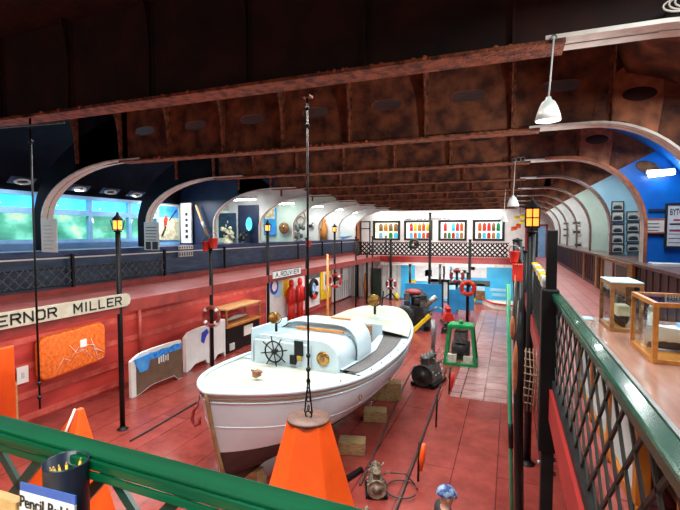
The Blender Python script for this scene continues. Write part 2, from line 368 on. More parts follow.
# far upper wall with big display windows
wf = MB(); wf.box((-12.8, YF, 3), (3.9, YF + .2, 4.08)).box((-12.8, YF, 5.5), (3.9, YF + .2, 7.4))
wins = [(-9.67, -7.62), (-7.28, -5.25), (-4.78, -2.85), (-2.40, -.36)]
ed = [-12.8] + [e for w_ in wins for e in w_] + [3.9]
for i in range(0, len(ed), 2): wf.box((ed[i], YF, 4.08), (ed[i + 1], YF + .2, 5.5))
struct('wall_far', wf, 'whitep')
for i, (a, b) in enumerate(wins):
    fr = MB(); t = .15
    fr.box((a - .02, YF - .06, 4.06), (b + .02, YF, 4.06 + t)).box((a - .02, YF - .06, 5.5 - t), (b + .02, YF, 5.52)).box((a - .02, YF - .06, 4.17), (a + t, YF, 5.4)).box((b - t, YF - .06, 4.17), (b + .02, YF, 5.4))
    wo = struct('window_%d' % (i + 1), fr, 'ink')
    pz = MB().box((a + .1, YF + .02, 4.16), (b - .1, YF + .03, 5.4)).build('pane', 'glass', wo, world=False)
    pz.location = -wo.location
    struct('wall_far', MB().box((a, YF + .55, 4.08), (b, YF + .6, 5.5)), 'viewwarm' if i == 0 else 'viewwhite')
    rng = random.Random(i + 3)
    cols = ['redring', 'orange', 'woodgold', 'skyblue', 'redsuit', 'greenframe', 'yellow', 'bluesea', 'whitep', 'artbrown']
    n = 5 if i else 4; ws = (b - a - .5) / n
    for k in range(n):
        x = a + .25 + ws * (k + .5)
        for lvl in range(2):
            c = rng.choice(cols); p = MB()
            hh = .6 if lvl else .42
            z0 = 4.74 if lvl else 4.22
            p.prism([(x - ws * .38, YF + .49, z0), (x + ws * .38, YF + .49, z0), (x + ws * .38, YF + .49, z0 + hh * .8), (x + ws * .12, YF + .49, z0 + hh), (x - ws * .12, YF + .49, z0 + hh), (x - ws * .38, YF + .49, z0 + hh * .8)], (0, .06, 0))
            nm = {'redring': 'red', 'orange': 'orange', 'woodgold': 'golden brown', 'skyblue': 'pale blue', 'redsuit': 'bright red', 'greenframe': 'green', 'yellow': 'yellow', 'bluesea': 'blue', 'whitep': 'white', 'artbrown': 'dark brown'}[c]
            tag(p.build('display_pennant', c), '%s pennant in %s display window, %s row, %s' % (nm, ['the first', 'the second', 'the third', 'the fourth'][i], 'upper' if lvl else 'lower', ['leftmost', 'second from left', 'third from left', 'fourth from left', 'rightmost'][k]), 'pennant', 'pennants in the far display windows')
    fx = thing('picture_light', 'small white strip light above the %s far display window' % ['first', 'second', 'third', 'fourth'][i], 'light', ((a + b) / 2, YF - .3, 5.75), group='strip lights above the far windows')
    MB().box((a + .5, YF - .36, 5.72), (b - .5, YF - .02, 5.8)).build('housing', 'whitep', fx)
    MB().box((a + .55, YF - .34, 5.69), (b - .55, YF - .2, 5.72)).build('tube', 'tube', fx)
# far-left door frame on the upper wall
dr = MB().box((-10.7, YF - .05, 3.0), (-10.62, YF, 5.5)).box((-9.98, YF - .05, 3.0), (-9.9, YF, 5.5)).box((-10.7, YF - .05, 5.42), (-9.9, YF, 5.5)).box((-10.7, YF - .05, 4.9), (-9.9, YF, 4.97))
dd = struct('door_1', dr, 'ink'); q = MB().box((-10.62, YF - .03, 3.0), (-9.98, YF - .01, 5.42)).build('door_panel', 'whitep', dd, world=False); q.location = -dd.location
struct('trim_13', MB().box((-11.1, 31.5, 0), (-10.75, 31.95, 6.3)), 'rustbright')
# right walkway end door
dd = struct('door_2', MB().box((.95, YF - .08, 3.0), (1.08, YF, 5.15)).box((2.2, YF - .08, 3.0), (2.33, YF, 5.15)).box((.95, YF - .08, 5.05), (2.33, YF, 5.18)), 'redtrim')
q = MB().box((1.08, YF - .04, 3.0), (1.75, YF - .02, 5.05)).build('door_panel', 'ink', dd, world=False); q.location = -dd.location
q = MB().box((1.75, YF - .05, 3.0), (2.2, YF - .03, 5.05)).build('door_panel', 'skyblue', dd, world=False); q.location = -dd.location
q = MB().sphere((1.8, YF - .08, 4.0), .04).build('door_knob', 'brass', dd, world=False); q.location = -dd.location
# lettered header board above the far windows
hb = thing('header_board', 'long white header board with dark lettering above the middle far windows', 'sign', (-5.6, YF - .03, 5.56))
MB().box((-7.3, YF - .03, 5.55), (-3.9, YF, 5.68)).build('board', 'whitep', hb)
g = MB(); rng = random.Random(5); x = -7.2
while x < -4:
    wd = rng.uniform(.05, .1); g.box((x, YF - .04, 5.575), (x + wd, YF - .03, 5.655)); x += wd + rng.choice((.03, .03, .03, .12))
g.build('lettering', 'ink', hb)
# left windows of the near bays
ys = [5.25, 6.9, 8.56, 10.2, 11.75, 13.05]
for i in range(len(ys) - 1):
    a, b = ys[i], ys[i + 1]; fr = MB()
    fr.box((-12.55, a - .06, 4.3), (-12.4, a + .06, 5.75))
    fr.box((-12.55, a + .06, 4.3), (-12.4, b - .06, 4.42)).box((-12.55, a + .06, 5.14), (-12.4, b - .06, 5.30)).box((-12.55, a + .06, 5.64), (-12.4, b - .06, 5.75))
    if i == len(ys) - 2: fr.box((-12.55, b - .06, 4.3), (-12.4, b + .06, 5.75))
    wo = struct('window_%d' % (i + 5), fr, 'skyblue')
    for nm, z0, z1, mm in (('lower_pane', 4.42, 5.14, 'viewgreen'), ('upper_pane', 5.30, 5.64, 'viewcyan')):
        q = MB().box((-12.56, a + .05, z0), (-12.53, b - .05, z1)).build(nm, mm, wo, world=False); q.location = -wo.location
        q = MB().box((-12.47, a + .05, z0), (-12.465, b - .05, z1)).build('glazing', 'glass', wo, world=False); q.location = -wo.location
# ================================================================ HULL FRAMES
def hull_inner_left(n=14):   # from the straight beam down to the sill
    return [(-8.1 + 2.68 * math.cos(R(t)), 4.92 + 1.3 * math.sin(R(t))) for t in [90 + 90 * i / n for i in range(n + 1)]] + [(-10.78, 4.14)]
def hull_inner_right(n=14):
    return [(1.1 + 1.5 * math.cos(R(t)), 4.72 + 1.5 * math.sin(R(t))) for t in [90 - 90 * i / n for i in range(n + 1)]] + [(2.6, 3.985)]
def flange(pts, y, w_, t=.02):
    g = MB(); n = len(pts); rows = []
    for i, (x, z) in enumerate(pts):
        a = Vector((pts[max(i - 1, 0)][0], 0, pts[max(i - 1, 0)][1])); b = Vector((pts[min(i + 1, n - 1)][0], 0, pts[min(i + 1, n - 1)][1]))
        d = (b - a).normalized(); nn = Vector((-d.z, 0, d.x)) * t
        p = Vector((x, y, z)); rows.append([p + Vector((0, -w_ / 2, 0)), p + Vector((0, w_ / 2, 0)), p + Vector((0, w_ / 2, 0)) + nn, p + Vector((0, -w_ / 2, 0)) + nn])
    g.grid(rows, smooth=False, closed=True); return g
def holed(g, x0, x1, z0, z1, y, a, b, cz, t=.02, nn=24):
    cx = (x0 + x1) / 2; o1, i1 = [], []
    for k in range(nn):
        th = 2 * math.pi * k / nn; c, s = math.cos(th), math.sin(th)
        sc = min(((x1 - x0) / 2) / abs(c) if abs(c) > 1e-6 else 1e9, ((z1 - cz) if s > 0 else (cz - z0)) / abs(s) if abs(s) > 1e-6 else 1e9)
        o1.append((cx + c * sc, cz + s * sc)); p = 3.2
        rr = (abs(c / a) ** p + abs(s / b) ** p) ** (-1 / p); i1.append((cx + c * rr, cz + s * rr))
    # true corners
    for X, Z in ((x0, z0), (x1, z0), (x1, z1), (x0, z1)):
        k = min(range(nn), key=lambda j: (o1[j][0] - X) ** 2 + (o1[j][1] - Z) ** 2); o1[k] = (X, Z)
    rows = [[Vector((x, y, z)) for x, z in o1], [Vector((x, y, z)) for x, z in i1], [Vector((x, y + t, z)) for x, z in i1], [Vector((x, y + t, z)) for x, z in o1]]
    g.grid(rows, smooth=False, closed=True)
DS = ['hull frame overhead nearest the camera, almost black rusty web', 'second hull frame, first with a full cream arch on the left', 'third hull frame, blue web plate at its right arch', 'fourth hull frame, pale blue photo-covered web at right', 'fifth hull frame, plain pale green web at right', 'sixth hull frame, white web with small notices at right', 'seventh hull frame along the hall, slim white arches', 'eighth hull frame along the hall, slim white arches', 'last slim hull frame before the far wall']
RW = ['royal', 'royal', 'royal', 'royal', 'lightblue', 'mint', 'whitep', 'wallwhite', 'whitep', 'wallwhite', 'whitep']
LW = ['navyceil', 'navyceil', 'navyceil', 'navyceil', 'navy', 'wallwhite', 'mint', 'wallwhite', 'whitep', 'whitep']
for i, y in enumerate(FY[1:], 1):
    f = thing('hull_frame', DS[i - 1], 'hull frame', (-4.1, y, 6.22), group='riveted hull frames across the ceiling')
    ZB, ZT = 6.22, 7.4; wm = 'rustdark' if i == 1 else 'rust'  # nearest web takes a darker rust: its lack of light is in the colour
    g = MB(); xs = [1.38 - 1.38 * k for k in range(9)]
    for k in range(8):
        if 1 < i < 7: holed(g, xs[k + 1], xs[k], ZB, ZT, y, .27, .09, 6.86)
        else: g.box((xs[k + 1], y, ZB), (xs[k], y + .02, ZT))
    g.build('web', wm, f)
    # side webs
    il = hull_inner_left(); ol = []
    for j, (x, z) in enumerate(il):
        t = j / (len(il) - 1)
        if i < 4: ol.append((x - .5 * math.sin(min(1, t * 1.3) * math.pi / 2), z + max(0, (1 - t * 1.15)) * 1.1 + .02))
        else: ol.append(LO[-1 - min(len(LO) - 1, int(round(t * 1.02 * (len(LO) - 1))))] if t < .9 else (-12.5, 4.14 + (1 - t) * 10))
    g = MB().grid([[Vector((a[0], y + .01, a[1])), Vector((b[0], y + .01, b[1]))] for a, b in zip(il, ol)], smooth=False)
    g.add([(-8.1, y + .01, ZB), (-8.1, y + .01, ZT), (-9.7, y + .01, ZT), (-9.7, y + .01, 6.1)], [(0, 1, 2, 3)]).build('left_web', LW[i], f, solid=.02)
    il = hull_inner_right(); n = len(il)
    def outer(t): 
        q_ = t * (len(ROfull) - 1); a = int(min(q_, len(ROfull) - 2)); u = q_ - a
        p0, p1 = ROfull[::-1][a], ROfull[::-1][a + 1]; return (p0[0] + (p1[0] - p0[0]) * u, p0[1] + (p1[1] - p0[1]) * u)
    ol = [outer(j / (n - 1)) for j in range(n)]
    sp = next(j for j in range(n) if il[j][0] > (1.9 if i > 1 else 3)) if i > 2 else 7
    g = MB().grid([[Vector((a[0], y + .01, a[1])), Vector((b[0], y + .01, b[1]))] for a, b in zip(il[:sp + 1], ol[:sp + 1])], smooth=False)
    g.add([(1.1, y + .01, ZB), (1.36, y + .01, 7.4), (1.38, y + .01, 7.4), (1.38, y + .01, ZB)], [(0, 1, 2, 3)])
    g.build('right_web', wm, f, solid=.02)
    MB().grid([[Vector((a[0], y + .01, a[1])), Vector((b[0], y + .01, b[1]))] for a, b in zip(il[sp:], ol[sp:])], smooth=False).build('painted_web', RW[i], f, solid=.02)
    # flange
    fw = .30 if i < 4 else .2
    flange([(1.1 - 9.3 * k / 40, ZB) for k in range(3, 41)], y, fw, .035).build('flange', 'rustedge' if i < 6 else 'rust', f)
    if i < 4:
        p = MB(); rg = random.Random(i)          # paint shreds and rivet heads on the flange edge
        for k in range(26 if i < 3 else 0):
            x = .2 - rg.random() * 8; MB().sphere((x, y - fw / 2 + rg.random() * .04, ZB - .004), .02 + .012 * rg.random(), 6, 4).build('rivet', 'rustbright', f)
    rm = 'cream' if i < 4 else 'ledge'
    flange([(.25, ZB), (.7, ZB)] + hull_inner_right(), y, fw, .035).build('right_arm', 'cream' if i < 4 else 'whitep', f)
    if i >= 3:
        flange([(a, b) for a, b in [(.7, ZB)] + hull_inner_right()], y - fw / 2 - .02, .03, .06).build('edge_band', rm if i > 3 else 'rustbright', f)
    flange(hull_inner_left()[::-1] + [(-7.6 + (.4 if i > 2 else 0), ZB)], y, fw, .035).build('left_arm', 'cream', f)
    # stiffeners
    if i < 7:
        for k, x in enumerate(xs):
            d = .1 if i > 1 else .05
            g = MB().prism([(x - .012, y, ZB + .03), (x - .012, y - .06, ZB + .03), (x - .012, y - d, 6.9), (x - .012, y - d * 1.6, 7.15), (x - .012, y - d * 2.6, 7.4), (x - .012, y, 7.4)], (.024, 0, 0))
            g.box((x - .05, y - .012, ZB + .03), (x + .05, y, ZT))
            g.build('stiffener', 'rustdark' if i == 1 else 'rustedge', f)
    if i in (1, 2, 3):
        g = MB(); g.prism([(1.40, y - .02, ZB + .05), (1.55, y - .02, ZB + .02), (1.95, y - .02, 6.0), (2.02, y - .02, 6.55), (2.0, y - .02, 6.85), (1.75, y - .02, 7.2), (1.40, y - .02, 6.95)], (0, .02, 0))
        g.build('bracket_plate', 'rustbright', f)
        g = MB().lathe([(.001, -.02), (.09, -.02), (.10, 0)], (0, 0, 0), 18, 'Y')
        for v in g.v: v.x *= 2.2; v += Vector((1.72, y - .025, 6.62))
        g.build('slotted_hole', 'rustdark', f)
    if i == 2:
        pass
    if i == 3:                                    # blue web: rivets, brown oval cover, slots
        for k in range(7): MB().sphere((2.1, y - .005, 6.3 - k * .06), .012, 6, 4).build('rivet', 'royal', f)
        for k in range(16):
            for z in (5.32, 5.25): MB().sphere((2.75 + k * .05, y - .005, z), .013, 6, 4).build('rivet', 'royal', f)
        g = MB(); g.lathe([(.001, -.02), (.17, -.02), (.2, 0), (.2, .01)], (0, 0, 0), 22, 'Y')
        for v in g.v: v.x, v.z = v.x * 1.05, v.z * .62 - v.x * .25; v += Vector((2.66, y - .015, 5.98))
        g.build('oval_cover', 'artbrown', f)
        for z in (5.05, 4.55): MB().box((2.7, y - .06, z), (3.02, y, z + .05)).build('bracket_slot', 'navy', f)
        # fluorescent lamp on the blue web
tb = thing('fluorescent_light', 'bright white lamp at the top of the royal blue web plate', 'light', (3.0, 10.8, 5.85))
MB().box((2.62, 10.84, 5.80), (3.1, 10.96, 5.90)).build('housing', 'whitep', tb)
MB().cyl((2.64, 10.8, 5.80), (3.08, 10.8, 5.84), .06).build('tube', 'tube', tb)
# loose white wire loops on the near frame
g = MB(); 
for k in range(3): g.torus((1.18 + .05 * k, 4.12, 6.33 + .012 * k), .09 + .01 * k, .008, 'Y', 18, 5, sx=1.3, sz=.55)
tag(g.build('wire_loops', 'cream'), 'small loops of pale wire on the top right frame flange', 'wire')
g = MB().torus((.15, 10.82, 6.26), .05, .012, 'Y', 16, 6); g.torus((.24, 10.82, 6.26), .05, .012, 'Y', 16, 6); g.torus((.05, 10.82, 6.25), .04, .012, 'Y', 16, 6)
tag(g.build('wire_loops', 'steel'), 'small coiled wire on the flange of the blue-webbed frame', 'wire')
# ================================================================ POSTS, RAILS, SIGN
def lantern(x, y, z, f, s=1.0, glow='lampglow'):
    ln = MB().box((x - .07 * s, y - .07 * s, z), (x + .07 * s, y + .07 * s, z + .02 * s)).build('lantern_base', 'black', f)
    g = MB()
    for a in (-1, 1):
        for b in (-1, 1): g.bar((x + .07 * s * a, y + .07 * s * b, z), (x + .1 * s * a, y + .1 * s * b, z + .22 * s), .018 * s)
    g.box((x - .11 * s, y - .008, z + .1 * s), (x + .11 * s, y + .008, z + .115 * s)); g.build('cage', 'black', ln)
    MB().prism([(x - .06 * s, y - .06 * s, z + .02 * s), (x + .06 * s, y - .06 * s, z + .02 * s), (x + .06 * s, y + .06 * s, z + .02 * s), (x - .06 * s, y + .06 * s, z + .02 * s)], (0, 0, .19 * s)).build('lamp_glass', glow, ln)
    MB().lathe([(.16 * s, .22 * s), (.15 * s, .25 * s), (.05 * s, .34 * s), (.03 * s, .38 * s), (.035 * s, .4 * s), (0.001, .42 * s)], (x, y, z), 4, 'Z').build('lantern_roof', 'black', ln)
ORD = ['nearest', 'second', 'third', 'fourth', 'fifth', 'sixth', 'seventh', 'eighth']
def post(x, y, top, label, r=.055, lamp=False, name='post', grp=None, m='black', basez=0):
    f = thing(name, label, 'post', (x, y, basez), group=grp)
    MB().cyl((x, y, basez), (x, y, top), r, n=12).build('shaft', m, f)
    MB().lathe([(r * 2.2, 0), (r * 2.2, .015), (r * 1.3, .03), (r * 1.05, .09)], (x, y, basez), 14).build('foot_flange', m, f)
    MB().lathe([(r * 1.02, 0), (r * 1.6, .01), (r * 1.6, .035), (.001, .05)], (x, y, top), 12).build('cap', m, f)
    if lamp: lantern(x, y, top + .05, f)
    return f
def ring(x, y, z, label, m='redring', R_=.3, r=.065, axis='Y', band='whitep'):
    f = thing('life_ring', label, 'life ring', (x, y, z))
    MB().torus((x, y, z), R_, r, axis).build('ring', m, f)
    for k in range(4): MB().torus((x, y, z), R_, r * 1.07, axis, n=4, a0=90 * k + 36, a1=90 * k + 54).build('band', band, f)
    rp = []
    for k in range(24):
        a = 2 * math.pi * k / 24; q = R_ + r * 1.1 + .03 * abs(math.sin(2 * a)); rp.append((x, y + q * math.cos(a), z + q * math.sin(a)) if axis == 'X' else (x + q * math.cos(a), y, z + q * math.sin(a)))
    MB().tube(rp, .008, 5, closed=True).build('grab_line', 'rope', f)
def fire_bucket(x, y, z, label, s=1., m='redring'):
    f = thing('fire_bucket', label, 'bucket', (x, y, z))
    MB().lathe([(.09 * s, 0), (.13 * s, .26 * s), (.14 * s, .27 * s), (.125 * s, .26 * s), (.08 * s, .02 * s), (.001, .015 * s)], (x, y, z), 18).build('pail', m, f)
    MB().torus((x, y, z + .25 * s), .13 * s, .008, 'Y', 14, 5, 0, 180, sz=1.3).build('handle', 'steel', f)
px_ = -8.4
for k in range(8):
    y = 7.6 + S * k; lamp = k in (0, 2, 4)
    post(px_, y, 4.62 if lamp else 4.35, ('slim black post topped by a glowing lantern, %s lamp post of the left row' % ORD[[0, 0, 1, 1, 2, 2, 2, 2][k]]) if lamp else ('plain slim black post in the left row between the lamp posts, %s without a lantern' % ORD[k // 2 if k < 5 else k - 3]), .058 if k < 3 else .055, lamp, 'lamp_post' if lamp else 'post', 'black posts of the left row')
fire_bucket(-8.26, 10.9, 4.15, 'bright red bucket on the near side of the plain post nearest the boat bow', 1.1)
fire_bucket(-8.54, 10.95, 4.05, 'darker red bucket on the far side of the plain post nearest the boat bow', 1.1)
fire_bucket(-8.28, 17.6, 4.0, 'small red bucket hung on the second plain post of the left row', 1.)
for X in (-8.5,): pass
ring(-8.33, 10.83, 2.1, 'dark red life ring on the plain black post above the white panels', 'darkred', .27, .05)
ring(-8.33, 20.9, 2.15, 'red life ring on the third lamp post of the left row', 'redring', .3, .07)
# left rail along the ledge
def lattice(g, p, q, z0, z1, step, w, th=.012, ax=None):
    """crossed bars in the vertical plane p-q"""
    p, q = Vector(p), Vector(q); L = (q - p).length; d = (q - p) / L; h = z1 - z0; n = int(L / step)
    for k in range(-int(h / step) - 1, n + 1):
        for sgn in (1, -1):
            a0, a1 = k * step, k * step + h
            c0, c1 = max(a0, 0), min(a1, L)
            if c1 - c0 < .03: continue
            za, zb = z0 + (c0 - a0), z0 + (c1 - a0)
            if sgn < 0: za, zb = z1 - (c0 - a0), z1 - (c1 - a0)
            off = Vector((0, 0, 0)); g.bar(p + d * c0 + ZH * (za - p.z), p + d * c1 + ZH * (zb - p.z), w, th, up=(0, 0, 1))
for k in range(8):
    y0, y1 = 5.0 + S * k, 5.0 + S * (k + 1)
    f = thing('railing', 'thin lattice railing panel before the blue left wainscot, %s bay from the camera' % ORD[k], 'railing', (-10.86, y0, 3.16), group='railing panels along the left ledge')
    MB().bar((-10.86, y0, 3.16), (-10.86, y0, 4.05), .07).build('upright', 'black', f)
    MB().bar((-10.86, y0, 3.24), (-10.86, y1, 3.24), .03).build('bottom_rail', 'olive', f)
    if k < 2:
        g = MB(); lattice(g, (-10.86, y0 + .05, 3.24), (-10.86, y1 - .05, 3.24), 3.24, 3.72, .26, .03, .02); g.build('lattice', 'enginegrey', f)
        MB().bar((-10.86, y0, 3.69), (-10.86, y1, 3.69), .025).build('top_rail', 'blackm', f)
# sign board GOVERNOR MILLER
f = thing('name_board', 'long cream board lettered GOVERNOR MILLER across the first left lamp post', 'sign', (-8.33, 5.2, 2.88))
yR = at(130, 303, X=-8.33).y; yL = 3.2; z0, z1 = 2.9, 3.2; zc = (z0 + z1) / 2; hh = .15
pts = [(-8.33, yL, zc - hh), (-8.33, yR - .12, zc - hh), (-8.33, yR - .03, zc - .1), (-8.33, yR, zc), (-8.33, yR - .03, zc + .1), (-8.33, yR - .12, zc + hh), (-8.33, yL, zc + hh)]
MB().prism(pts, (.03, 0, 0)).build('board', 'boardcream', f, bevel=.005)
ya, yb = at(74, 305, X=-8.3).y, at(121, 302, X=-8.3).y
block_text('MILLER', (-8.3, ya, zc - .085), (0, 1, 0), ZH, yb - ya, .17, 'ink', f, wt=.2)
yb2 = at(56, 310, X=-8.3).y; ya2 = yb2 - (yb - ya) * 1.5
block_text('GOVERNOR', (-8.3, ya2, zc - .085), (0, 1, 0), ZH, yb2 - ya2, .17, 'ink', f, wt=.2)
# A.M.BYERS board
f = thing('name_board', 'small white board with black lettering high on the posts, above the red survival suits', 'sign', (-8.33, 14.6, 2.85))
MB().box((-8.35, 14.55, 2.86), (-8.32, 16.9, 3.14)).build('board', 'whitep', f); MB().box((-8.322, 14.5, 2.84), (-8.31, 16.95, 2.865)).box((-8.322, 14.5, 3.135), (-8.31, 16.95, 3.16)).build('border', 'ink', f)
block_text('A.ROUVIER', (-8.318, 14.75, 2.92), (0, 1, 0), ZH, 1.95, .16, 'ink', f, wt=.2)
# far gallery rail
xs = [at(p, 250, Y=29.42).x for p in (358, 391, 430, 470, 509)]
for k, x in enumerate(xs[:4]):
    post(x, 29.35, 4.15 if k != 2 else 5.9, 'tall black post before the far gallery, %s from left' % ORD[k].replace('nearest', 'first'), .085, name='post', grp='black posts of the far gallery')
for k in range(4):
    a, b = xs[k], xs[k + 1]
    f = thing('railing', 'black lattice railing of the far gallery, %s panel from left' % ORD[k].replace('nearest', 'first'), 'railing', (a, 29.5, 3.03), group='lattice panels of the far gallery')
    g = MB(); lattice(g, (a + .05, 29.5, 3.08), (b - .05, 29.5, 3.08), 3.1, 3.92, .30, .04, .085); g.build('lattice', 'black', f)
    MB().bar((a, 29.5, 3.96), (b, 29.5, 3.96), .07, .05).build('top_rail', 'black', f); MB().bar((a, 29.5, 3.08), (b, 29.5, 3.08), .06, .04).build('bottom_rail', 'black', f)
for n_, (p, yb_, zt) in enumerate(((367, 27.0, 3.3), (410, 27.5, 2.6), (440, 28.0, 2.6), (457, 26.5, 2.5), (468, 23.2, 2.55))):
    x = at(p, 270, Y=yb_).x
    post(x, yb_, zt, ['short black post left of the dark far doorway', 'short black post behind the big engine', 'short black post behind the blue partition doorway', 'short black post with the maroon life ring', 'short black post with the bright orange-red life ring'][n_], .075)
x = at(457, 276, Y=26.4).x; ring(x, 26.38, at(457, 276, Y=26.4).z, 'maroon and white life ring on a short post at the far end', 'darkred', .33, .09)
x = at(468, 288, Y=23.1).x; ring(x, 23.05, at(468, 288, Y=23.1).z, 'bright orange-red life ring on the post behind the green frame', 'redring', .31, .1, band='orange')
v_ = at(391, 284, Y=29.2); ring(v_.x, 29.22, v_.z, 'small dark red life ring on a far gallery post', 'darkred', .3, .09)
v_ = at(436, 255, Y=29.3); 
f = thing('wreath', 'round dark wreath with reddish centre hung on the far gallery railing', 'wreath', (-4, 29.3, 3.5))
v_ = at(414, 244, Y=29.38); MB().torus(v_, .26, .1, 'Y', 20, 6).build('greens', 'greendark', f); MB().sphere(v_ + Vector((.1, -.1, .1)), .1, 8, 6).build('bow', 'darkred', f)
# ---- right posts
f = thing('rail_post', 'thick black post at the corner of the near right railing', 'post', (.40, 4.95, 0))
MB().box((.34, 4.89, 0), (.46, 5.01, 3.0)).build('lower_shaft', 'blackm', f, bevel=.01)
MB().box((.35, 4.9, 3.0), (.45, 5.0, 4.63)).build('upper_shaft', 'black', f, bevel=.01)
MB().box((.31, 4.86, 2.35), (.475, 5.04, 4.03)).build('sleeve', 'black', f, bevel=.015)
g = MB()
for z in (2.2, 2.35): g.cyl((.34, 4.95, z), (.31, 4.95, z), .02, n=6); g.cyl((.46, 4.95, z - .1), (.49, 4.95, z - .1), .02, n=6)
g.build('bolts', 'steel', f)
f = thing('post', 'slightly leaning slim black post at the right edge of the hold', 'post', (.18, 6.07, 0))
MB().cyl((.20, 6.07, 0), (.09, 6.03, 4.52), .058, n=12).build('shaft', 'black', f); MB().lathe([(.055, 0), (.07, .01), (.001, .04)], (.09, 6.03, 4.5), 12).build('cap', 'black', f)
f = thing('green_pole', 'slim green pole beside the leaning black post', 'pole', (.12, 6.49, 0))
MB().tube([(.12, 6.49, 0), (.05, 6.46, 2.0), (-.01, 6.43, 3.9)], .028, 8).build('shaft', 'greenpole', f)
MB().cyl((.068, 6.47, 1.6), (.055, 6.465, 1.95), .034, n=8).build('sleeve', 'black', f)
for k, y in enumerate((9.35, 12.7, 16.05, 19.4, 22.75, 26.1)):
    post(.40, y, 4.6 if k == 0 else 4.1, ['black post carrying the big amber lantern of the right walkway', 'second black post of the right walkway edge', 'third black post of the right walkway edge', 'fourth black post of the right walkway edge', 'fifth black post of the right walkway edge', 'farthest black post of the right walkway edge'][k], .07 if k == 0 else .05, grp='black posts along the right walkway edge')
f = thing('hanging_lantern', 'large square amber lantern with four bright panes at the end of the right walkway', 'lantern', (.4, 9.35, 4.86))
MB().box((.285, 9.235, 4.74), (.515, 9.465, 5.06)).build('lamp_glass', 'lampcore', f)
g = MB()
for a in (.28, .4, .52):
    for b in (9.23, 9.47): g.box((a - .012, b - .012, 4.7), (a + .012, b + .012, 5.1))
for z in (4.7, 4.88, 5.06):
    for b in (9.222, 9.464): g.box((.27, b, z), (.53, b + .014, z + .025))
    for a in (.27, .516): g.box((a, 9.23, z), (a + .014, 9.47, z + .025))
g.build('cage', 'black', f)
MB().lathe([(.19, 0), (.16, .03), (.06, .11), (.02, .15), (.001, .2)], (.4, 9.35, 5.09), 4).build('roof', 'black', f)
MB().cyl((.4, 9.35, 4.65), (.4, 9.35, 4.74), .03, n=8).build('stem', 'black', f)
x0 = .4
g = MB(); g.box((x0 - .13, 9.35 - .13, 4.9), (x0 - .02, 9.35 - .1, 5.02)); 
# right railing beyond the corner post
for k in range(6):
    y0 = [5.0, 9.35, 12.7, 16.05, 19.4, 22.75][k]; y1 = [9.35, 12.7, 16.05, 19.4, 22.75, 29.4][k]
    f = thing('railing', 'dark lattice railing edging the right walkway behind the corner post, %s panel' % ORD[k], 'railing', (.45, y0, 3.0), group='lattice panels along the right walkway')
    g = MB(); lattice(g, (.45, y0 + .08, 3.1), (.45, y1 - .08, 3.1), 3.1, 3.94, .2, .024); g.build('lattice', 'olive', f)
    MB().bar((.45, y0 + .05, 3.98), (.45, y1 - .05, 3.98), .07, .05).build('top_rail', 'greenrail', f); MB().bar((.45, y0 + .05, 3.08), (.45, y1 - .05, 3.08), .05).build('bottom_rail', 'olive', f)
# near right railing
f = thing('railing', 'dark lattice railing with a glossy green top rail at the right edge', 'railing', (.45, 2.9, 3.0))
g = MB(); lattice(g, (.45, .95, 3.1), (.45, 4.88, 3.1), 3.12, 3.92, .27, .012, .02); g.build('lattice', 'olive', f)
MB().box((.405, .9, 3.93), (.495, 4.88, 3.99)).build('top_rail', 'greenrail', f, bevel=.012)
MB().box((.478, .9, 3.99), (.497, 4.88, 3.998)).build('worn_edge', 'steel', f, bevel=.003)  # pale strip standing in for the highlight along the green rail
MB().bar((.45, .9, 3.08), (.45, 4.88, 3.08), .06, .07).build('bottom_rail', 'blackm', f)
MB().box((.41, .82, 3.0), (.49, .9, 3.99)).build('end_post', 'blackm', f)
# near front railing
f = thing('railing', 'broad green railing crossing the foreground', 'railing', (-1, .88, 3.0))
A0, A1 = Vector((-3.2, .965, 0)), Vector((.40, .845, 0)); dv = (A1 - A0).normalized(); nv = Vector((-dv.y, dv.x, 0))
def rb(w0, w1, z0, z1, nm, mm, bv=.004):
    g = MB(); ps = [A0 + nv * w0, A1 + nv * w0, A1 + nv * w1, A0 + nv * w1]; g.prism([(p.x, p.y, z0) for p in ps], (0, 0, z1 - z0)); return g.build(nm, mm, f, bevel=bv)
rb(-.060, .035, 3.962, 3.99, 'top_rail', 'green', .006)
rb(-.05, .02, 3.99, 3.998, 'raised_strip', 'green', .003)
rb(-.064, -.056, 3.94, 3.962, 'front_flange', 'green', .003)
g = MB()
lattice(g, A0 + Vector((0, 0, 3.1)), A1 + Vector((0, 0, 3.1)), 3.12, 3.93, .27, .012, .03); g.build('lattice', 'greendark', f)
rb(-.02, .02, 3.05, 3.11, 'bottom_rail', 'greendark')
# ================================================================ FOREGROUND TABLE, CAN, CARD
f = thing('side_table', 'small wooden table top in the bottom left corner', 'table', (-1.2, .5, 3.0))
MB().box((-1.75, .30, 3.76), (-.75, .79, 3.80)).build('top', 'woodlight', f, bevel=.004)
for x in (-1.7, -.8):
    for y in (.34, .7): MB().box((x - .02, y - .02, 3.0), (x + .02, y + .02, 3.76)).build('leg', 'woodlight', f)
MB().box((-1.72, .70, 3.80), (-1.135, .725, 3.93)).build('back_board', 'woodlight', f, bevel=.003)
cx, cy = at(66, 470, Z=3.98)[:2]; cz = 3.80; cw = at(66, 460, Z=4.0)
cx, cy = cw.x, cw.y - .0
sc = .052
f = thing('pencil_can', 'dark navy can of yellow pencils in front of the green railing', 'can', (cx, cy, cz))
MB().lathe([(.001, .0), (sc * .93, 0), (sc, .02), (sc * 1.03, .192), (sc * 1.06, .2), (sc * 1.0, .198), (sc * .95, .02), (.001, .015)], (cx, cy, cz), 28).build('can', 'darkbucket', f)
MB().sphere((cx - .03, cy - .04, cz + .14), .006, 8, 6).build('rivet', 'steel', f)
rg = random.Random(4)
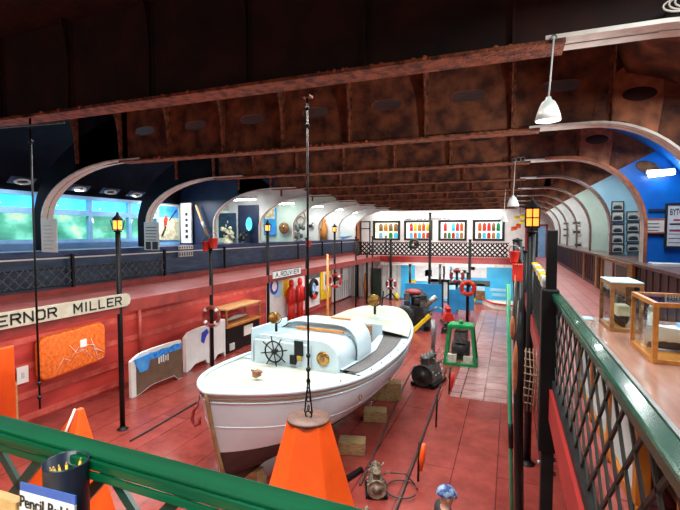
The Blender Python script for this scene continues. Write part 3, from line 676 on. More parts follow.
for k in range(11):
    a = rg.random() * 6.28; r_ = rg.random() * .032; b = rg.random() * 6.28
    p = Vector((cx + r_ * math.cos(a), cy + r_ * math.sin(a), cz + .02)); q = Vector((cx + .036 * math.cos(b), cy + .036 * math.sin(b), cz + .168 + .016 * rg.random()))
    pc = MB().tube([p, q], .0036, 6).build('pencil', 'pencil'); tag(pc, 'short yellow pencil standing among others inside the dark navy can', 'pencil', 'pencils in the navy can')
    e = MB().tube([q, q + (q - p).normalized() * .008], [.0036, .001], 6).build('tip', 'woodlight', pc)
u = Vector((1, -.12, 0)).normalized(); n_ = Vector((.12, 1, -.0)).normalized(); vv = (ZH + n_ * .18).normalized()
o = at(22, 524, Y=.655); tl = at(20, 482, Y=.67); tr = at(75, 496, Y=.63); u = (tr - tl).normalized(); vv = (Vector((0, .12, 1)) - u * u.dot(Vector((0, .12, 1)))).normalized(); W_ = (tr - tl).length
f = thing('notice_card', 'white card with blue header reading Pencil Rubb below the navy can', 'sign', tl - ZH * .15)
def quad(g, o, x0, x1, y0, y1, d=.003):
    g.prism([o + u * x0 + vv * y0, o + u * x1 + vv * y0, o + u * x1 + vv * y1, o + u * x0 + vv * y1], u.cross(vv) * -d); return g
quad(MB(), tl, 0, W_, -.14, -.018).build('card', 'whitep', f); quad(MB(), tl, 0, W_, -.018, 0).build('header', 'signblue', f)
quad(MB(), tl, W_ - .006, W_, -.14, -.018, .0025).build('side_border', 'signblue', f)
text('Pencil Rubb', tl + u * .006 + vv * -.052 + u.cross(vv) * .001, u, vv, W_ - .014, .026, 'ink', f, depth=.0015, bold=.02)
q = MB().box((-.98, .6, 3.80), (-.80, .72, 3.86)); tag(q.build('folded_jacket', 'jeans', bevel=.02), 'crumpled blue cloth beside the navy can', 'cloth')
# ================================================================ HANGING RODS + ORANGE CONES
def cone(x, y, top, r1, r2, rz, label, lid=True):
    f = thing('orange_buoy', label, 'buoy', (x, y, 0))
    g = MB(); n = 6; rows = []
    for z, r in ((0, r2), (top * .5, (r1 + r2) / 2), (top, r1)):
        rows.append([Vector((x + r * math.cos(rz + 2 * math.pi * k / n), y + r * math.sin(rz + 2 * math.pi * k / n), z)) for k in range(n)])
    g.grid(rows, smooth=False, closed=True); g.build('body', 'orange', f, bevel=.015)
    g = MB()
    if lid:
        g.lathe([(.001, .0), (r1 * 1.0, 0), (r1 * 1.02, .02), (r1 * .98, .035), (.001, .03)], (x, y, top), 26).build('lid', 'lidbrown', f)
        MB().torus((x, y, top + .06), .04, .01, 'Y', 14, 5).build('lifting_eye', 'black', f); MB().sphere((x + .06, y - r1 * .9, top - .02), .013, 8, 6).build('bolt', 'steel', f)
    return f
ct = at(308.5, 416, Z=2.38)
cone(ct.x, ct.y, 2.34, .262, .92, R(20), 'tall orange six-sided buoy with a dark round lid, in front of the boat')
f = thing('orange_buoy', 'pointed orange buoy with pale ridge behind the green railing at bottom left', 'buoy', (-6.0, 4.75, 0))
ap = at(81, 409, Z=2.0); g = MB(); bs = [Vector((ap.x - 1.5, ap.y - .45, 0)), Vector((ap.x + .42, ap.y - .75, 0)), Vector((ap.x + .3, ap.y + .4, 0)), Vector((ap.x - 1.5, ap.y + .45, 0))]; tp = [ap + Vector((-.06, -.05, 0)), ap + Vector((.02, -.05, 0)), ap + Vector((.02, .04, 0)), ap + Vector((-.06, .04, 0))]
g.grid([bs, tp], smooth=False, closed=True); g.add(tp, [(0, 1, 2, 3)]); g.build('body', 'orange', f, bevel=.015)
MB().tube([tp[0] + Vector((0, -.0, .01)), bs[0] * .35 + tp[0] * .65 + Vector((.35, -.1, .0))], .018, 6).build('pale_ridge', 'plaster', f)
def rod(x, y, zt, zb, label, r=.014):
    f = thing('hanging_rod', label, 'hanging rod', (x, y, zb))
    MB().cyl((x, y, zb), (x, y, zt), r, n=8).build('rod', 'black', f)
    for z in (zt - .12, zt - .32, zb + (zt - zb) * .04, zb + (zt - zb) * .09): MB().sphere((x, y, z), r * 2.2, 8, 6).build('joint', 'blackm', f)
    MB().box((x - .05, y - .05, zt), (x + .05, y + .05, zt + .03)).build('bracket', 'rustedge', f)
    return f
f = rod(ct.x, ct.y, 6.18, 2.82, 'long thin rod hanging from the frame onto the lidded orange buoy')
g = MB()
for sx in (-1, 1): g.bar((ct.x, ct.y, 2.87), (ct.x + .05 * sx, ct.y, 2.42), .014)
g.build('hook_legs', 'black', f); g = MB()
for k in range(4): g.torus((ct.x, ct.y, 2.48 + .11 * k), .022, .007, 'Y' if k % 2 else 'X', 10, 5, sz=1.6)
g.build('chain_links', 'black', f)
lr = at(32, 420, Y=4.2); lr = Vector((-6.2, 4.2, 2.02)); 
f = rod(lr.x, 4.2, 6.18, 2.1, 'long thin rod hanging at the left beside the cream name board', .014)
MB().bar((lr.x - .9, 4.02, 6.06), (lr.x + .9, 4.02, 6.0), .02).build('cross_bar', 'enginegrey', f)
# white bell lamps
def bell(x, y, zb, s, label, top):
    f = thing('pendant_lamp', label, 'lamp', (x, y, zb))
    MB().lathe([(.145 * s, 0), (.15 * s, .01), (.13 * s, .09 * s), (.105 * s, .17 * s), (.075 * s, .23 * s), (.035 * s, .26 * s), (.03 * s, .29 * s), (.001, .3 * s)], (x, y, zb), 26).lathe([(.145 * s, 0), (.11 * s, .12 * s), (.001, .2 * s)], (x, y, zb), 26).build('shade', 'shade', f)
    MB().tube([(x, y, zb + .28 * s), (x + .01, y, (zb + top) / 2), (x + .03, y, top)], .008, 6).build('cord', 'whitep', f)
    MB().torus((x + .03, y, top), .02, .006, 'Y', 10, 5).build('hook', 'steel', f)
bl = at(548, 121, Y=4.12); bell(bl.x, 4.12, bl.z, .68, 'white bell-shaped lamp hanging from the nearest rusty frame', 6.22)
bl = at(513, 206.5, Y=10.75); bell(bl.x, 10.75, bl.z, .85, 'small white bell lamp hanging farther down the hall', 6.2)
bl = at(504, 222, Y=17.4); bell(bl.x, 17.4, bl.z, .85, 'tiny white bell lamp far down the hall near the far windows', 6.2)
# ================================================================ BOAT
L_ = 8.1
bo = thing('lifeboat', 'large white wooden lifeboat with wheel and cabin resting on timber blocks', 'boat', (-4.40, 5.60, 0), rz=0, local=True)
LOCAL.add(bo.name)
bo.rotation_euler = (0, 0, -math.atan2(.09, .996))   # local +y runs bow to stern, local +x to starboard
def bb(s):
    q = abs(1 - 2 * min(max(s, 0), L_) / L_)
    return 1.58 * (max(0, 1 - q ** 2.9) ** .80 if s < L_ / 2 else max(0, 1 - q ** 2.6) ** .56)
def zsh(s): return 1.76 + (.36 * ((3.9 - s) / 3.9) ** 2 if s < 3.9 else .5 * ((s - 3.9) / 4.4) ** 2)
def zk(s): return .42 + .35 * max(0, (s - 6.2) / 2.1) ** 2 + .12 * max(0, (1 - s) / 1.) ** 2
WL = 1.02
def hullpt(s, v, side):
    z0, z1 = zk(s), zsh(s); z = z0 + (z1 - z0) * v
    t = bb(s) * (1 - (1 - v) ** 2.3) ** .62 if v > 0 else 0
    ss = s + (.38 * (1 - v) ** 1.3) * max(0, 1 - s / 3) ** 2 - (.5 * (1 - v) ** 1.3) * max(0, (s - 5.3) / 3) ** 2
    return Vector((t * side, ss, z))
ss_ = [L_ * (1 - math.cos(math.pi * i / 44)) / 2 for i in range(45)]
def hullrows(vfun, n, m0, name):
    g = MB()
    for side in (1, -1):
        g.grid([[hullpt(s, vfun(s, j / n), side) for j in range(n + 1)] for s in ss_])
    return g
def vw(s): return (WL + .06 * math.sin(s / L_ * 3.1) * -1 - zk(s)) / (zsh(s) - zk(s))
hullrows(lambda s, u: vw(s) + (1 - vw(s)) * u, 10, 0, '').build('hull', 'boat', bo)
hullrows(lambda s, u: vw(s) * u, 6, 0, '').build('bottom', 'bottompaint', bo)
MB().prism([(-.04, 6.6, .30), (-.04, .55, .30), (-.04, .25, .5), (-.04, .8, .62), (-.04, 6.6, .62)], (.08, 0, 0)).build('keel', 'bottompaint', bo)
def rim(vz, off, r, nm, m, n=50):
    """a moulding that follows the hull skin vz metres below the sheer"""
    def pt(s, sd):
        v = 1 - vz / (zsh(s) - zk(s)); p = hullpt(s, v, sd); e = .12
        a_, b_ = hullpt(max(s - e, 0), v, sd), hullpt(min(s + e, L_), v, sd); d = (b_ - a_).normalized(); nn = Vector((d.y, -d.x, 0)) * (sd if sd > 0 else -1)
        return p + (nn * off if abs(p.x) > .02 else Vector((0, -off if s < 1 else off, 0)))
    S_ = [L_ * (1 - math.cos(math.pi * i / n)) / 2 for i in range(n + 1)]
    return MB().tube([pt(s, 1) for s in S_] + [pt(s, -1) for s in S_[-2:0:-1]], r, 8, closed=True).build(nm, m, bo)
rim(.02, .015, .045, 'gunwale', 'boat'); rim(.13, .01, .014, 'rubbing_strake', 'brownline'); rim(.19, .004, .014, 'strake', 'boat'); rim(.62, .0, .009, 'lower_strake', 'boat')
MB().tube([hullpt(0, v, 1) + Vector((0, -.02, .0)) for v in (0, .15, .3, .5, .7, .9, 1)], .035, 8).build('stem', 'brownline', bo)
# decks
def deck(s0, s1, t0, t1, dz, camber, nm, m, n=22, k=10, solid=0):
    g = MB(); rows = []
    for i in range(n + 1):
        s = s0 + (s1 - s0) * i / n; b = max(bb(s) - .02, .0); row = []
        a, c = t0(s, b), t1(s, b)
        for j in range(k + 1):
            t = a + (c - a) * j / k; row.append(Vector((t, s, zsh(s) + dz + camber * (1 - (t / 1.6) ** 2) * min(1, b))))
        rows.append(row)
    g.grid(rows); return g.build(nm, m, bo, solid=solid)
deck(.02, 2.75, lambda s, b: -b, lambda s, b: b, -.05, .03, 'foredeck', 'deck')
deck(2.75, 5.9, lambda s, b: -b, lambda s, b: -.95, -.03, .0, 'port_deck', 'boat', k=3)
deck(2.75, 5.9, lambda s, b: b - .2, lambda s, b: b, -.02, 0, 'covering_board', 'boat', k=3)
deck(2.85, 6.15, lambda s, b: 1.02 - .35 * max(0, (s - 4.6) / 1.6), lambda s, b: b - .18 - .12 * max(0, 2.9 - s), .0, 0, 'side_deck', 'greydeck', k=3)
deck(2.75, 6.0, lambda s, b: .78 - .1 * max(0, (s - 4.6)), lambda s, b: 1.04 - .35 * max(0, (s - 4.6) / 1.6), .03, 0, 'coaming', 'boat', k=2)
deck(5.75, 8.28, lambda s, b: -b, lambda s, b: b, .03, .16, 'stern_deck', 'deck')
MB().box((-1.42, 5.72, 1.2), (.75, 5.8, 2.16)).build('stern_bulkhead', 'boat', bo)
MB().box((.0, 5.66, 1.3), (.46, 5.73, 2.12)).build('cabin_door', 'wood', bo)
g = MB()
for k in range(4): g.box((.02 + .115 * k, 5.65, 1.32), (.03 + .115 * k, 5.665, 2.1))
g.build('door_boards', 'artbrown', bo)
MB().box((-.95, 2.7, 1.15), (1.02, 5.8, 1.2)).build('cockpit_floor', 'greydeck', bo)
# cabin: front bulkhead, trunk, rounded hood
g = MB(); g.box((-1.05, 2.57, 1.70), (.36, 2.64, 2.28)); g.build('wheel_bulkhead', 'boat', bo, bevel=.02)
prof = [(.98, 1.66), (.98, 2.02), (.95, 2.14), (.88, 2.25), (.76, 2.33), (.6, 2.37), (-.98, 2.37), (-.98, 1.66)]
MB().prism([(x, 2.66, z) for x, z in prof], (0, .07, 0)).build('porthole_bulkhead', 'boat', bo)
MB().grid([[Vector((x * .985, y, z - .012)) for x, z in prof] for y in (2.72, 3.2, 3.7)]).build('cabin_trunk', 'boat', bo, solid=.02)
hp = [(1.0, 1.62), (1.04, 1.9), (1.03, 2.12), (.97, 2.32), (.86, 2.46), (.7, 2.54), (.5, 2.57), (-.5, 2.57), (-.8, 2.52), (-1.0, 2.38), (-1.06, 2.1), (-1.06, 1.62)]
g = MB().grid([[Vector((x * k_, y, 1.62 + (z - 1.62) * k_)) for x, z in hp] for y, k_ in ((3.55, .985), (3.6, 1.0), (4.2, 1.0), (4.34, .98), (4.42, .93))]); g.build('hood', 'boat', bo, solid=.03)
MB().prism([(x * .95, 3.64, z - .03) for x, z in hp], (0, .03, 0)).build('hood_front', 'boat', bo)
MB().prism([(x * .92, 4.36, 1.3 if z < 1.7 else z - .07) for x, z in hp], (0, .03, 0)).build('aft_bulkhead', 'boat', bo)
MB().box((-.5, 3.45, 2.38), (.7, 3.52, 2.43)).build('wooden_trim', 'woodgold', bo)
MB().box((.1, 4.0, 2.58), (.62, 4.06, 2.61)).build('wooden_trim', 'woodgold', bo)
# port side windscreen frame with round corner
g = MB(); g.box((-1.16, 2.6, 1.75), (-1.1, 4.0, 2.5)); g.build('port_screen', 'boat', bo, bevel=.02)
MB().lathe([(.001, -.02), (.055, -.02), (.1, 0), (.14, .0), (.15, .02), (.15, .04)], (.63, 2.63, 2.02), 22, 'Y').build('porthole', 'brass', bo)
MB().lathe([(.001, 0), (.06, 0)], (.63, 2.605, 2.02), 18, 'Y').build('porthole_glass', 'artbrown', bo)
MB().box((.02, 2.52, 2.05), (.22, 2.56, 2.36)).box((-.08, 2.5, 1.86), (.06, 2.55, 2.05)).build('instrument_panel', 'black', bo)
MB().box((.1, 2.5, 1.95), (.2, 2.53, 2.06)).build('instrument', 'brass', bo)
# wheel
g = MB(); wc = Vector((-.42, 2.42, 2.1)); g.torus(wc, .22, .018, 'Y', 28, 8)
for k in range(8):
    a = math.pi * k / 4 + .2; d = Vector((math.cos(a), 0, math.sin(a))); g.tube([wc + d * .03, wc + d * .2, wc + d * .24, wc + d * .34], [.013, .012, .016, .012], 7)
g.lathe([(.001, -.03), (.05, -.03), (.06, 0), (.05, .04), (.03, .12)], wc, 14, 'Y'); g.build('steering_wheel', 'black', bo)
def searchlight(c, s, nm):
    c = Vector(c); g = MB(); g.lathe([(.001, .12 * s), (.07 * s, .1 * s), (.12 * s, 0), (.13 * s, -.1 * s), (.14 * s, -.12 * s), (.11 * s, -.1 * s), (.001, -.08 * s)], c, 18, 'Y'); o = g.build(nm, 'brass', bo)
    MB().cyl(c - ZH * .13 * s, c - ZH * .34 * s, .03 * s).torus(c, .15 * s, .012 * s, 'Y', 12, 5, 180, 360).build('bracket', 'black', o)
searchlight((-.72, 2.95, 2.72), .95, 'searchlight'); searchlight((.2, 6.6, 2.68), 1.25, 'searchlight')
g = MB(); g.bar((.1, 6.9, 2.5), (.55, 7.0, 2.85), .03).bar((.55, 7.0, 2.85), (.7, 7.2, 2.6), .03).bar((.3, 6.9, 2.45), (.35, 6.9, 2.9), .03); g.build('deck_fitting', 'black', bo)
MB().cyl((-.5, 5.0, 1.2), (-.5, 5.0, 4.05), .035, n=8).build('mast', 'woodgold', bo)
g = MB(); g.box((-.05, 1.2, 2.02 - .05), (.05, 1.35, 2.08)).cyl((-.12, 1.27, 2.07), (.12, 1.27, 2.07), .02, n=8); g.build('cleat', 'artbrown', bo)
g = MB()
for (s, dz) in ((2.6, -.42), (4.1, -.45)):
    MB().torus((bb(s) - .02, s, zsh(s) + dz), .05, .013, 'X', 12, 5).build('hull_ring', 'brownline', bo)
g = MB()
for k in range(9):
    s = 2.0 + .55 * k; MB().sphere((bb(s) - .04, s, zsh(s) + .03), .022, 6, 4).build('gunwale_bolt', 'steel', bo)

# timber blocks
for a, b, lab in (((-3.25, 8.3), (-2.72, 8.8), 'timber block under the boat side, nearest of the three on the right'), ((-3.25, 10.0), (-2.72, 10.5), 'timber block under the boat side, middle of the three on the right'), ((-3.45, 11.4), (-2.7, 12.0), 'tall timber block under the boat stern, farthest of the three on the right')):
    hh = .48 if 'tall' in lab else .26
    o = MB().prism([(a[0], a[1], 0), (b[0], b[1] - .35, 0), (b[0] - .08, b[1], 0), (a[0] - .08, a[1] + .35, 0)], (0, 0, hh)).build('timber_block', 'timber', bevel=.01); tag(o, lab, 'timber block', 'timber blocks beside the boat')
for i, (x, y) in enumerate(((-4.4, 6.75), (-4.2, 9.0), (-4.0, 11.4))):
    f = thing('keel_block', ['stack of light timber blocks under the boat bow', 'stack of timber blocks under the middle of the keel', 'stack of timber blocks under the stern end of the keel'][i], 'timber block', (x, y, 0), group='keel blocks')
    for k in range(2): MB().box((x - .3 + .05 * k, y - .12, .15 * k), (x + .3 - .05 * k, y + .12, .15 * k + .148)).build('block', 'timber', f, bevel=.008)
o = MB().prism([(-3.0, 6.9, 0), (-2.62, 7.9, 0), (-2.55, 7.86, 0), (-2.9, 6.85, 0)], (0, 0, .08)); tag(o.build('iron_bar', 'black'), 'dark iron bar lying on the floor beside the lidded orange buoy', 'bar')
f = thing('rope_fender', 'dark red looped hose hanging beside the bow', 'hose', (-5.1, 5.9, 1.3)); c = at(197, 416, Y=5.9)
MB().tube([c + Vector((.02, 0, .18)), c + Vector((-.06, 0, .1)), c + Vector((-.1, 0, -.08)), c + Vector((-.04, 0, -.17)), c + Vector((.05, 0, -.12)), c + Vector((.05, 0, .0))], .028, 8).build('hose', 'darkred', f)
MB().tube([c + Vector((.02, 0, .18)), Vector((-4.62, 5.75, 2.1))], .008, 5).build('line', 'black', f)
# ================================================================ LEFT HOLD WALL
f = thing('life_float', 'orange rounded life float hanging on the red left wall', 'life float', (-10.6, 8.2, .98))
pts = []
for (cy, cz_, a0) in ((8.82, 1.93, 0), (7.36, 1.86, 90), (7.36, 1.18, 180), (8.82, 1.26, 270)):
    for k in range(7): a = R(a0 + 15 * k); pts.append((-10.72, cy + .2 * math.cos(a), cz_ + .2 * math.sin(a)))
MB().prism(pts, (.2, 0, 0)).build('float', 'orangefloat', f, bevel=.05)
MB().box((-10.52, 8.23, 1.58), (-10.505, 8.42, 1.78)).build('label_card', 'whitep', f)
g = MB(); rg = random.Random(2)
for k in range(7): a = rg.uniform(7.5, 8.6); g.tube([(-10.51, a, 1.1 + rg.random() * .7), (-10.5, a + .2, 1.1 + rg.random() * .7), (-10.51, a + .4, 1.1 + rg.random() * .7)], .006, 5)
g.build('grab_ropes', 'paper', f)
f = thing('wall_notice', 'small white notice on the red wall between orange board and life float', 'notice', (-10.74, 7.0, 1.1)); a = at(17, 385, X=-10.76); b = at(28, 365, X=-10.76)
MB().box((-10.77, a.y, a.z), (-10.75, b.y, b.z)).build('sheet', 'whitep', f); MB().box((-10.75, a.y + .1, a.z + .12), (-10.745, b.y - .1, b.z - .14)).build('print', 'papergrey', f)
a = at(17, 412, X=-10.2)
f = thing('orange_board', 'flat bright orange board standing at the far left edge', 'board', (-10.2, 5.8, 0)); zt = at(10, 346, X=-10.2).z
MB().box((-10.3, a.y - 1.6, 0.02), (-10.2, a.y, zt)).build('board', 'orange', f, bevel=.03); MB().box((-10.32, a.y, 0), (-10.22, a.y + .04, zt * .6)).build('edge_strip', 'woodlight', f)
for z_ in (0,): pass
g = MB().cyl((-10.68, 10.4, .75), (-10.68, 10.4, 2.6), .055, n=10); g.box((-10.8, 10.32, 2.55), (-10.62, 10.48, 2.6)); tag(g.build('wall_pipe', 'redlap'), 'vertical pinkish pipe on the red left wall above the mural panel', 'pipe')
# cabinets along the wall
def panel(x0, y0, x1, y1, h, th, name, label, cat, m, curve=.12, foot=True):
    f = thing(name, label, cat, (x0, y0, 0)); g = MB(); rows = []; n = 12
    for i in range(n + 1):
        t = i / n; x = x0 + (x1 - x0) * t; y = y0 + (y1 - y0) * t
        zt = h * (1 - .06 * (1 - t)) - (.12 if i == 0 else .05 if i == 1 else 0) + .04 * math.sin(math.pi * t)
        zb = .0 if t < .12 or t > .9 or not foot else .16 * min(1, (t - .12) * 4)
        rows.append([Vector((x, y, zb)), Vector((x + curve * .0, y, zt)), Vector((x - th, y, zt)), Vector((x - th, y, zb))])
    g.grid(rows, smooth=False, closed=True); g.add(rows[0], [(0, 1, 2, 3)]); g.add(rows[-1], [(3, 2, 1, 0)])
    g.build('body', 'whitep', f); return f
f = panel(-9.75, 9.15, -9.65, 11.05, 1.22, .09, 'mural_stand', 'white display panel painted brown with bright blue seascape', 'display panel', 'whitep')
# painted front
g = MB(); n = 12; rows = []
for i in range(1, n + 1):
    t = i / n; x = -9.75 + .1 * t + .006; y = 9.15 + 1.9 * t; zb = .02 if t < .12 or t > .9 else .02 + .16 * min(1, (t - .12) * 4)
    rows.append([Vector((x, y, zb)), Vector((x, y, .88 + .08 * t))])
g.grid(rows, smooth=False).build('brown_paint', 'mural_brown', f)
g = MB(); rows = []
for i in range(4, n + 1): t = i / n; x = -9.75 + .1 * t + .007; y = 9.15 + 1.9 * t; rows.append([Vector((x, y, .88 + .08 * t)), Vector((x, y, 1.10 + .02 * math.sin(i * 2) + .04 * t))])
g.grid(rows, smooth=False).build('blue_paint', 'mural_blue', f)
MB().prism([(-9.735, 9.25, 1.0), (-9.735, 9.25, 1.06), (-9.70, 9.85, 1.12), (-9.70, 9.8, 1.02), (-9.71, 9.68, .66), (-9.73, 9.42, .64)], (.03, 0, 0)).build('blue_bucket_shape', 'artblue', f)
g = MB()
for k in range(5): g.box((-9.69, 10.1 + .09 * k, .72 + .02 * (k % 2)), (-9.665, 10.14 + .09 * k, .9 + .02 * (k % 3)))
g.build('white_figures', 'whitep', f)
f = panel(-9.9, 11.55, -9.9, 12.75, 1.32, .14, 'exhibit_stand', 'plain white display panel with a purple-blue patch, left of the black cabinet', 'display panel', 'whitep')
MB().prism([(-9.895, 12.35, 1.15), (-9.895, 12.62, 1.24), (-9.895, 12.72, 1.1), (-9.895, 12.55, .95), (-9.895, 12.45, .75), (-9.895, 12.3, .85)], (.012, 0, 0)).build('blue_patch', 'blueink', f)
f = panel(-9.9, 12.95, -9.9, 13.7, 1.38, .14, 'exhibit_stand', 'narrow blank white display panel next to the black cabinet', 'display panel', 'whitep')
f = thing('display_cabinet', 'black display cabinet with wood-framed glass top on the left wall', 'cabinet', (-10.1, 15, 0))
MB().box((-10.65, 13.85, .03), (-9.95, 16.2, .98)).build('base', 'black', f, bevel=.01); MB().box((-10.7, 13.8, .98), (-9.88, 16.25, 1.06)).build('middle_shelf', 'woodgold', f)
MB().box((-10.7, 13.8, 1.66), (-9.9, 16.25, 1.72)).build('top', 'woodlight', f); g = MB()
for y in (13.84, 16.21):
    for x in (-10.66, -9.94): MB().box((x - .03, y - .03, 1.06), (x + .03, y + .03, 1.66)).build('corner_post', 'wood', f)
MB().box((-9.95, 13.87, 1.06), (-9.945, 16.18, 1.66)).build('glass_front', 'glass', f)
MB().box((-9.945, 15.0, .45), (-9.93, 15.65, .85)).build('label_card', 'paper', f); MB().box((-9.94, 14.0, .1), (-9.9, 14.3, .35)).build('socket_box', 'papergrey', f)
g = MB(); g.tube([(-10.4, 14.2, 1.14), (-10.35, 15.0, 1.2), (-10.4, 15.9, 1.14)], [.02, .09, .02], 10); tag(g.build('model_hull', 'whitep'), 'small white model boat inside the black cabinet top', 'model ship')
g = MB().box((-10.6, 14.3, 1.3), (-10.45, 15.5, 1.38)); tag(g.build('red_strip', 'redring'), 'red striped display piece behind the model in the black cabinet', 'exhibit')
def wb(name, label, cat, y0, y1, z0, z1, m, x=-10.74, th=.04, parts=()):
    f = thing(name, label, cat, (x, (y0 + y1) / 2, z0)); MB().box((x - .03, y0, z0), (x + th, y1, z1)).build('board', m, f)
    for nm, a, b, c, d, mm in parts: MB().box((x + th, y0 + (y1 - y0) * a, z0 + (z1 - z0) * c), (x + th + .015, y0 + (y1 - y0) * b, z0 + (z1 - z0) * d)).build(nm, mm, f)
    return f
wb('exhibit_board', 'tall grey-white exhibit board behind the red survival suits', 'display panel', 18.15, 22.2, .3, 2.55, 'wallwhite', -10.74, .04, [('yellow_poster', .38, .55, .45, .95, 'yellow'), ('white_notice', .4, .55, .3, .42, 'paper'), ('pale_blue_area', .16, .35, .5, .98, 'lightblue')])
f = thing('blue_crest', 'round blue and white emblem on the grey exhibit board', 'emblem', (-10.66, 18.6, 2.0)); MB().lathe([(.001, .0), (.36, 0), (.4, .02)], (-10.68, 18.75, 2.0), 22, 'X').build('disc', 'blueink', f)
MB().lathe([(.001, .0), (.24, 0)], (-10.65, 18.75, 2.0), 22, 'X').build('centre', 'whitep', f)
def suit(y, m, label):
    f = thing('survival_suit', label, 'suit', (-10.4, y, .02)); g = MB()
    g.tube([(-10.42, y, 1.0), (-10.42, y, 1.5), (-10.42, y, 1.75), (-10.42, y, 1.86)], [.26, .27, .2, .1], 12)
    g.tube([(-10.42, y, 1.86), (-10.42, y, 1.98), (-10.42, y, 2.16), (-10.42, y, 2.22)], [.11, .14, .12, .03], 12)
    for s in (-1, 1): g.tube([(-10.42, y + s * .12, 1.05), (-10.42, y + s * .14, .55), (-10.42, y + s * .15, .12)], [.15, .12, .1], 10); g.tube([(-10.4, y + s * .22, 1.7), (-10.36, y + s * .3, 1.3), (-10.34, y + s * .27, .95)], [.09, .075, .06], 8)
    g.build('suit', m, f)
    for s in (-1, 1): MB().sphere((-10.34, y + s * .15, .09), .12, 10, 6, (1.3, .8, .7)).build('boot', 'redsuit', f)
    MB().box((-10.17, y - .03, 1.0), (-10.14, y + .03, 1.75)).build('zip', 'ink', f)
suit(at(291.5, 300, X=-10.42).y, 'redsuit', 'bright red survival suit standing at the left wall, left one of two'); suit(at(300, 300, X=-10.42).y, 'redsuit', 'bright red survival suit standing at the left wall, right one of two')
wb('exhibit_board', 'pale exhibit board with the black swirl emblem', 'display panel', 22.5, 24.3, .3, 2.4, 'whitep', -10.74, .04, [('green_band', 0, 1, .78, 1, 'enginegrey')])
f = thing('swirl_emblem', 'black and white swirled wheel emblem with red lower rim', 'emblem', (-10.6, 23.3, 1.4)); MB().torus((-10.64, 23.3, 1.35), .5, .12, 'X', 24, 8, 20, 330).build('rim', 'black', f)
MB().torus((-10.62, 23.3, 1.35), .5, .125, 'X', 10, 8, 230, 290).build('red_rim', 'redring', f); MB().torus((-10.64, 23.3, 1.4), .22, .06, 'X', 18, 6).build('inner_ring', 'skyblue', f)
wb('yellow_poster', 'tall yellow framed poster with blue figure on the left wall', 'poster', 24.5, 26.1, .5, 2.4, 'yellow', -10.74, .04, [('picture', .25, .8, .3, .88, 'paper'), ('blue_figure', .4, .6, .45, .8, 'blueink')])
wb('exhibit_board', 'white slatted exhibit board nearest the far corner', 'display panel', 26.4, 30, .1, 2.5, 'wallwhite', -10.74, .04, [('green_band', 0, .5, .55, .68, 'greendark'), ('dark_disc', .1, .18, .7, .8, 'ink'), ('maroon_flag', .38, .5, .7, .95, 'darkred')] + [('slat', .1 + .1 * k, .115 + .1 * k, .02, .5, 'enginegrey') for k in range(8)])
# ================================================================ LEFT LEDGE EXHIBITS
def yp(px0, py0, px1, py1, Y):
    a, b = at(px0, py1, Y=Y), at(px1, py0, Y=Y); return a.x, b.x, a.z, b.z
def card(px0, py0, px1, py1, Y, name, label, cat, m='paper', frame=None, parts=(), th=.02):
    x0, x1, z0, z1 = yp(px0, py0, px1, py1, Y); f = thing(name, label, cat, ((x0 + x1) / 2, Y, z0))
    MB().box((x0, Y - th, z0), (x1, Y, z1)).build('sheet', m, f)
    if frame:
        t = min(x1 - x0, z1 - z0) * .1; g = MB(); g.box((x0 - t, Y - th - .02, z0 - t), (x1 + t, Y, z0)).box((x0 - t, Y - th - .02, z1), (x1 + t, Y, z1 + t)).box((x0 - t, Y - th - .02, z0), (x0, Y, z1)).box((x1, Y - th - .02, z0), (x1 + t, Y, z1)); g.build('frame', frame, f)
    for k, (nm, a, b, c, d, mm) in enumerate(parts):
        MB().box((x0 + (x1 - x0) * a, Y - th - .006, z0 + (z1 - z0) * c), (x0 + (x1 - x0) * b, Y - th, z0 + (z1 - z0) * d)).build(nm, mm, f)
    return f
def lines(n, m='ink', a=.12, b=.88, lo=.1, hi=.9, th=.25):
    rg = random.Random(n); st = (hi - lo) / n
    return [('text_line', a, a + (b - a) * rg.uniform(.7, 1), lo + st * k, lo + st * (k + th), m) for k in range(n)]
card(43, 219, 57, 252, 7.42, 'info_placard', 'cream typed placard at the foot of the nearest cream arch', 'placard', 'paper', None, lines(7, 'papergrey'))
card(145, 222, 159, 250, 10.8, 'info_placard', 'densely printed white placard at the foot of the second arch', 'placard', 'papergrey', None, lines(5, 'ink', lo=.35) + [('emblem', .1, .45, .03, .3, 'ink'), ('emblem', .55, .92, .03, .3, 'ink')])
a, b = at(179, 250, X=-10.9), at(193, 245, X=-10.9)
for k, (y0, y1, m, lb) in enumerate(((245.3, 249.5, 'cream', 'small brownish name plate on the blue sill'), (251, 257, 'papergrey', 'small black and white checked plate just under the blue sill'))):
    a, b = at(179, y1, X=-10.9), at(193, y0, X=-10.9); f = thing('name_plate', lb, 'plate', (-10.9, a.y, a.z)); MB().box((-10.93, a.y, a.z), (-10.9, b.y, b.z)).build('plate', m, f)
    g = MB(); n = 6
    for j in range(n): g.box((-10.9, a.y + (b.y - a.y) * (j + .2) / n, a.z + .03), (-10.895, a.y + (b.y - a.y) * (j + .6) / n, b.z - .03))
    g.build('marks', 'ink', f)
